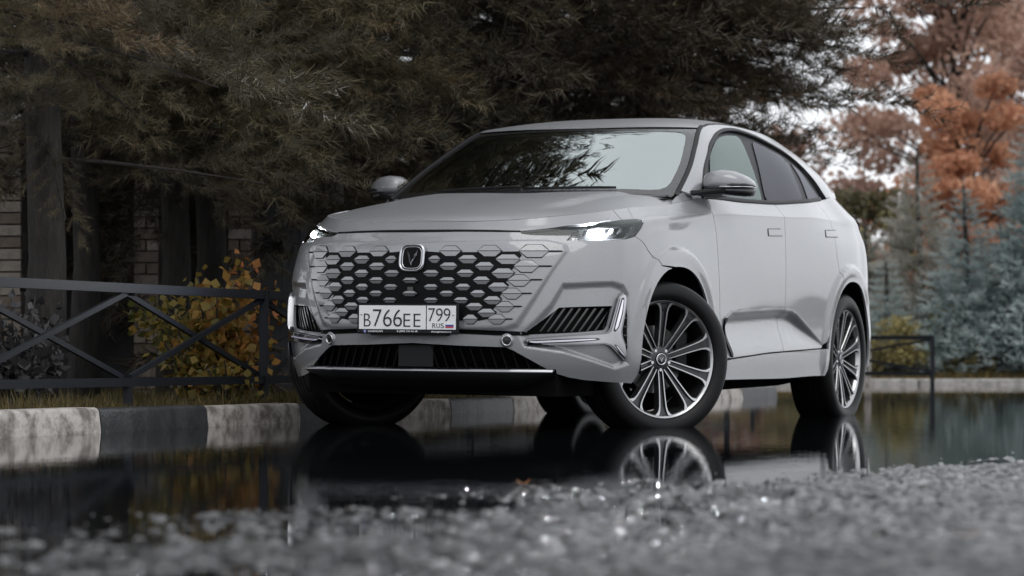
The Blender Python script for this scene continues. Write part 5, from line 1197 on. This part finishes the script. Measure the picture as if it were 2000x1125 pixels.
# low shrubs on the far verge
for px, py, Y, w_, lab, mm, tn in ((1745,650,34.6,.75,'yellow green shrub behind the low far fence',olive_leaf,.75),(1835,625,35,.55,'yellow pine seedling right of the far fence post',olive_leaf,.85),(1905,665,34.4,.6,'low grey green shrub on the far verge',olive_leaf,.4),(1975,620,34.8,.6,'brownish shrub at the right edge of the far verge',olive_leaf,.6),(1690,690,34.2,.5,'small dull shrub beside the white post',olive_leaf,.35),(1620,690,35,.7,'dull shrub hidden behind the rear wheel',olive_leaf,.4)):
    c = wpt(px, py, Y); T = Tree('verge_shrub', c[0], Y, lab, 'shrub', 'shrubs on the far verge', .06); hgt = max(.25, c[2]-.06)
    for k in range(9):
        a = rng.uniform(0, 6.28); q = np.array([w_*.5*math.cos(a)*rng.random(), w_*.4*math.sin(a), hgt*rng.uniform(.3, 1.25)]); T.wood.tube([(0,0,-.05), q*.5, q], [.012, .009, .004], 4)
        L4 = leaves(280, q, (w_*.42, w_*.3, .17), .055); T.tri.append(L4); T.tone.append(np.clip(tn+.12+rng.normal(0,.2,280), 0, 1))
    T.done(mm, 'foliage', 'stem')
# ---- shrubs by the road fence
def shrub(px0, px1, ytop, Y, label, m, n, size, seed_tone, zb=.08):
    x0, x1 = wpt(px0, 0, Y)[0], wpt(px1, 0, Y)[0]; zt = wpt(0, ytop, Y)[2]; cx = (x0+x1)/2; T = Tree('shrub', cx, Y, label, 'shrub', None, zb)
    for k in range(22):
        a = rng.uniform(0, 6.28); tip = np.array([rng.uniform(-.5,.5)*(x1-x0), .35*math.sin(a), (zt-zb)*rng.uniform(.35, 1)*(1-.35*abs(rng.uniform(-1,1)))]); q = [np.array([tip[0]*.25, tip[1]*.3, -.03]), tip*np.array([.6,.6,.55]), tip]; T.wood.tube(q, [.010, .007, .003], 4)
        for j in range(n):
            t = rng.uniform(.25, 1.0); p = (1-t)**2*q[0]+2*t*(1-t)*q[1]+t*t*q[2]+rng.normal(0, .055, 3); s_ = size*rng.uniform(.6, 1.3); a3 = unit(rng.normal(size=3)+np.array([0,-.4,-.5])); b3 = unit(np.cross(a3, rng.normal(size=3)))
            c3 = np.cross(a3, b3)*s_*.12
            T.tri.append(np.stack([p, p+a3*s_*.45+b3*s_*.42+c3, p+a3*s_, p+a3*s_*.45-b3*s_*.42+c3])[None]); T.tone.append([np.clip(seed_tone(p[0]/(x1-x0), p[2]/(zt-zb))+rng.normal(0,.17), 0, 1)])
    return T.done(m, 'foliage', 'stem')
shrub(280, 560, 468, 14.9, 'autumn shrub with yellow and orange leaves behind the fence', bush_leaf, 80, .060, lambda u, w_: .42+.6*u+.1*w_)
shrub(-40, 105, 480, 13.6, 'withered dark shrub at the left edge behind the fence', dead_leaf, 42, .05, lambda u, w_: .4)
shrub(380, 520, 690, 14.6, 'low sparse shrub by the foot of the fence post', bush_leaf, 12, .05, lambda u, w_: .3)
# ---- grass of the verge
gn = 26000; t = rng.uniform(-4, 9, gn); of = .17+rng.random(gn)**1.6*3.2; P0 = np.stack([K0[0]+KD[0]*t+KN[0]*of, K0[1]+KD[1]*t+KN[1]*of, np.full(gn, .08)], 1)
h_ = rng.uniform(.03, .10, gn)*(1+.6*np.sin(t*3)*np.cos(of*4)); d = rng.normal(0, .35, (gn,3)); d[:,2] = 1; d = unit(d); s_ = unit(np.cross(d, rng.normal(size=(gn,3))))*.0035
o = foliage('verge_grass', np.stack([P0-s_, P0+s_, P0+d*h_[:,None]], 1), np.clip(rng.normal(.5, .25, gn), 0, 1), grass_mat); tag(o, 'short yellowing grass between kerb and trees', 'grass', kind='stuff')
gn = 16000; P0 = np.stack([rng.uniform(2, 12, gn), rng.uniform(33.5, 37, gn), np.full(gn, .055)], 1); h_ = rng.uniform(.05, .16, gn); d = rng.normal(0, .3, (gn,3)); d[:,2] = 1; d = unit(d); s_ = unit(np.cross(d, rng.normal(size=(gn,3))))*.008
o = foliage('far_grass', np.stack([P0-s_, P0+s_, P0+d*h_[:,None]], 1), np.clip(rng.normal(.75, .25, gn), 0, 1), grass_mat); tag(o, 'yellow green grass on the far bank', 'grass', kind='stuff')
# ---- fallen leaves
for px, py, lab, sz, z in ((1022,949,'small orange leaf floating on the dark water', .028, .003), (1880,1052,'brown leaf lying on the wet asphalt at right', .045, .03)):
    Y = (CAMH-z)*FPX/(py-HORIZON); c = wpt(px, py, Y); a_ = np.linspace(0, 2*math.pi, 14, endpoint=False); V = [(sz*math.cos(t)*.7, sz*.45*math.sin(t), .006+.012*abs(math.cos(t))**2) for t in a_]+[(0,0,.004)]
    o = mesh('fallen_leaf', V, [(i, (i+1) % 14, 14) for i in range(14)], mat('leaf_orange' if z < .01 else 'leaf_brown', (.42,.17,.05) if z < .01 else (.10,.05,.025), .5)); o.location = (c[0], Y, z); tag(o, lab, 'leaf')
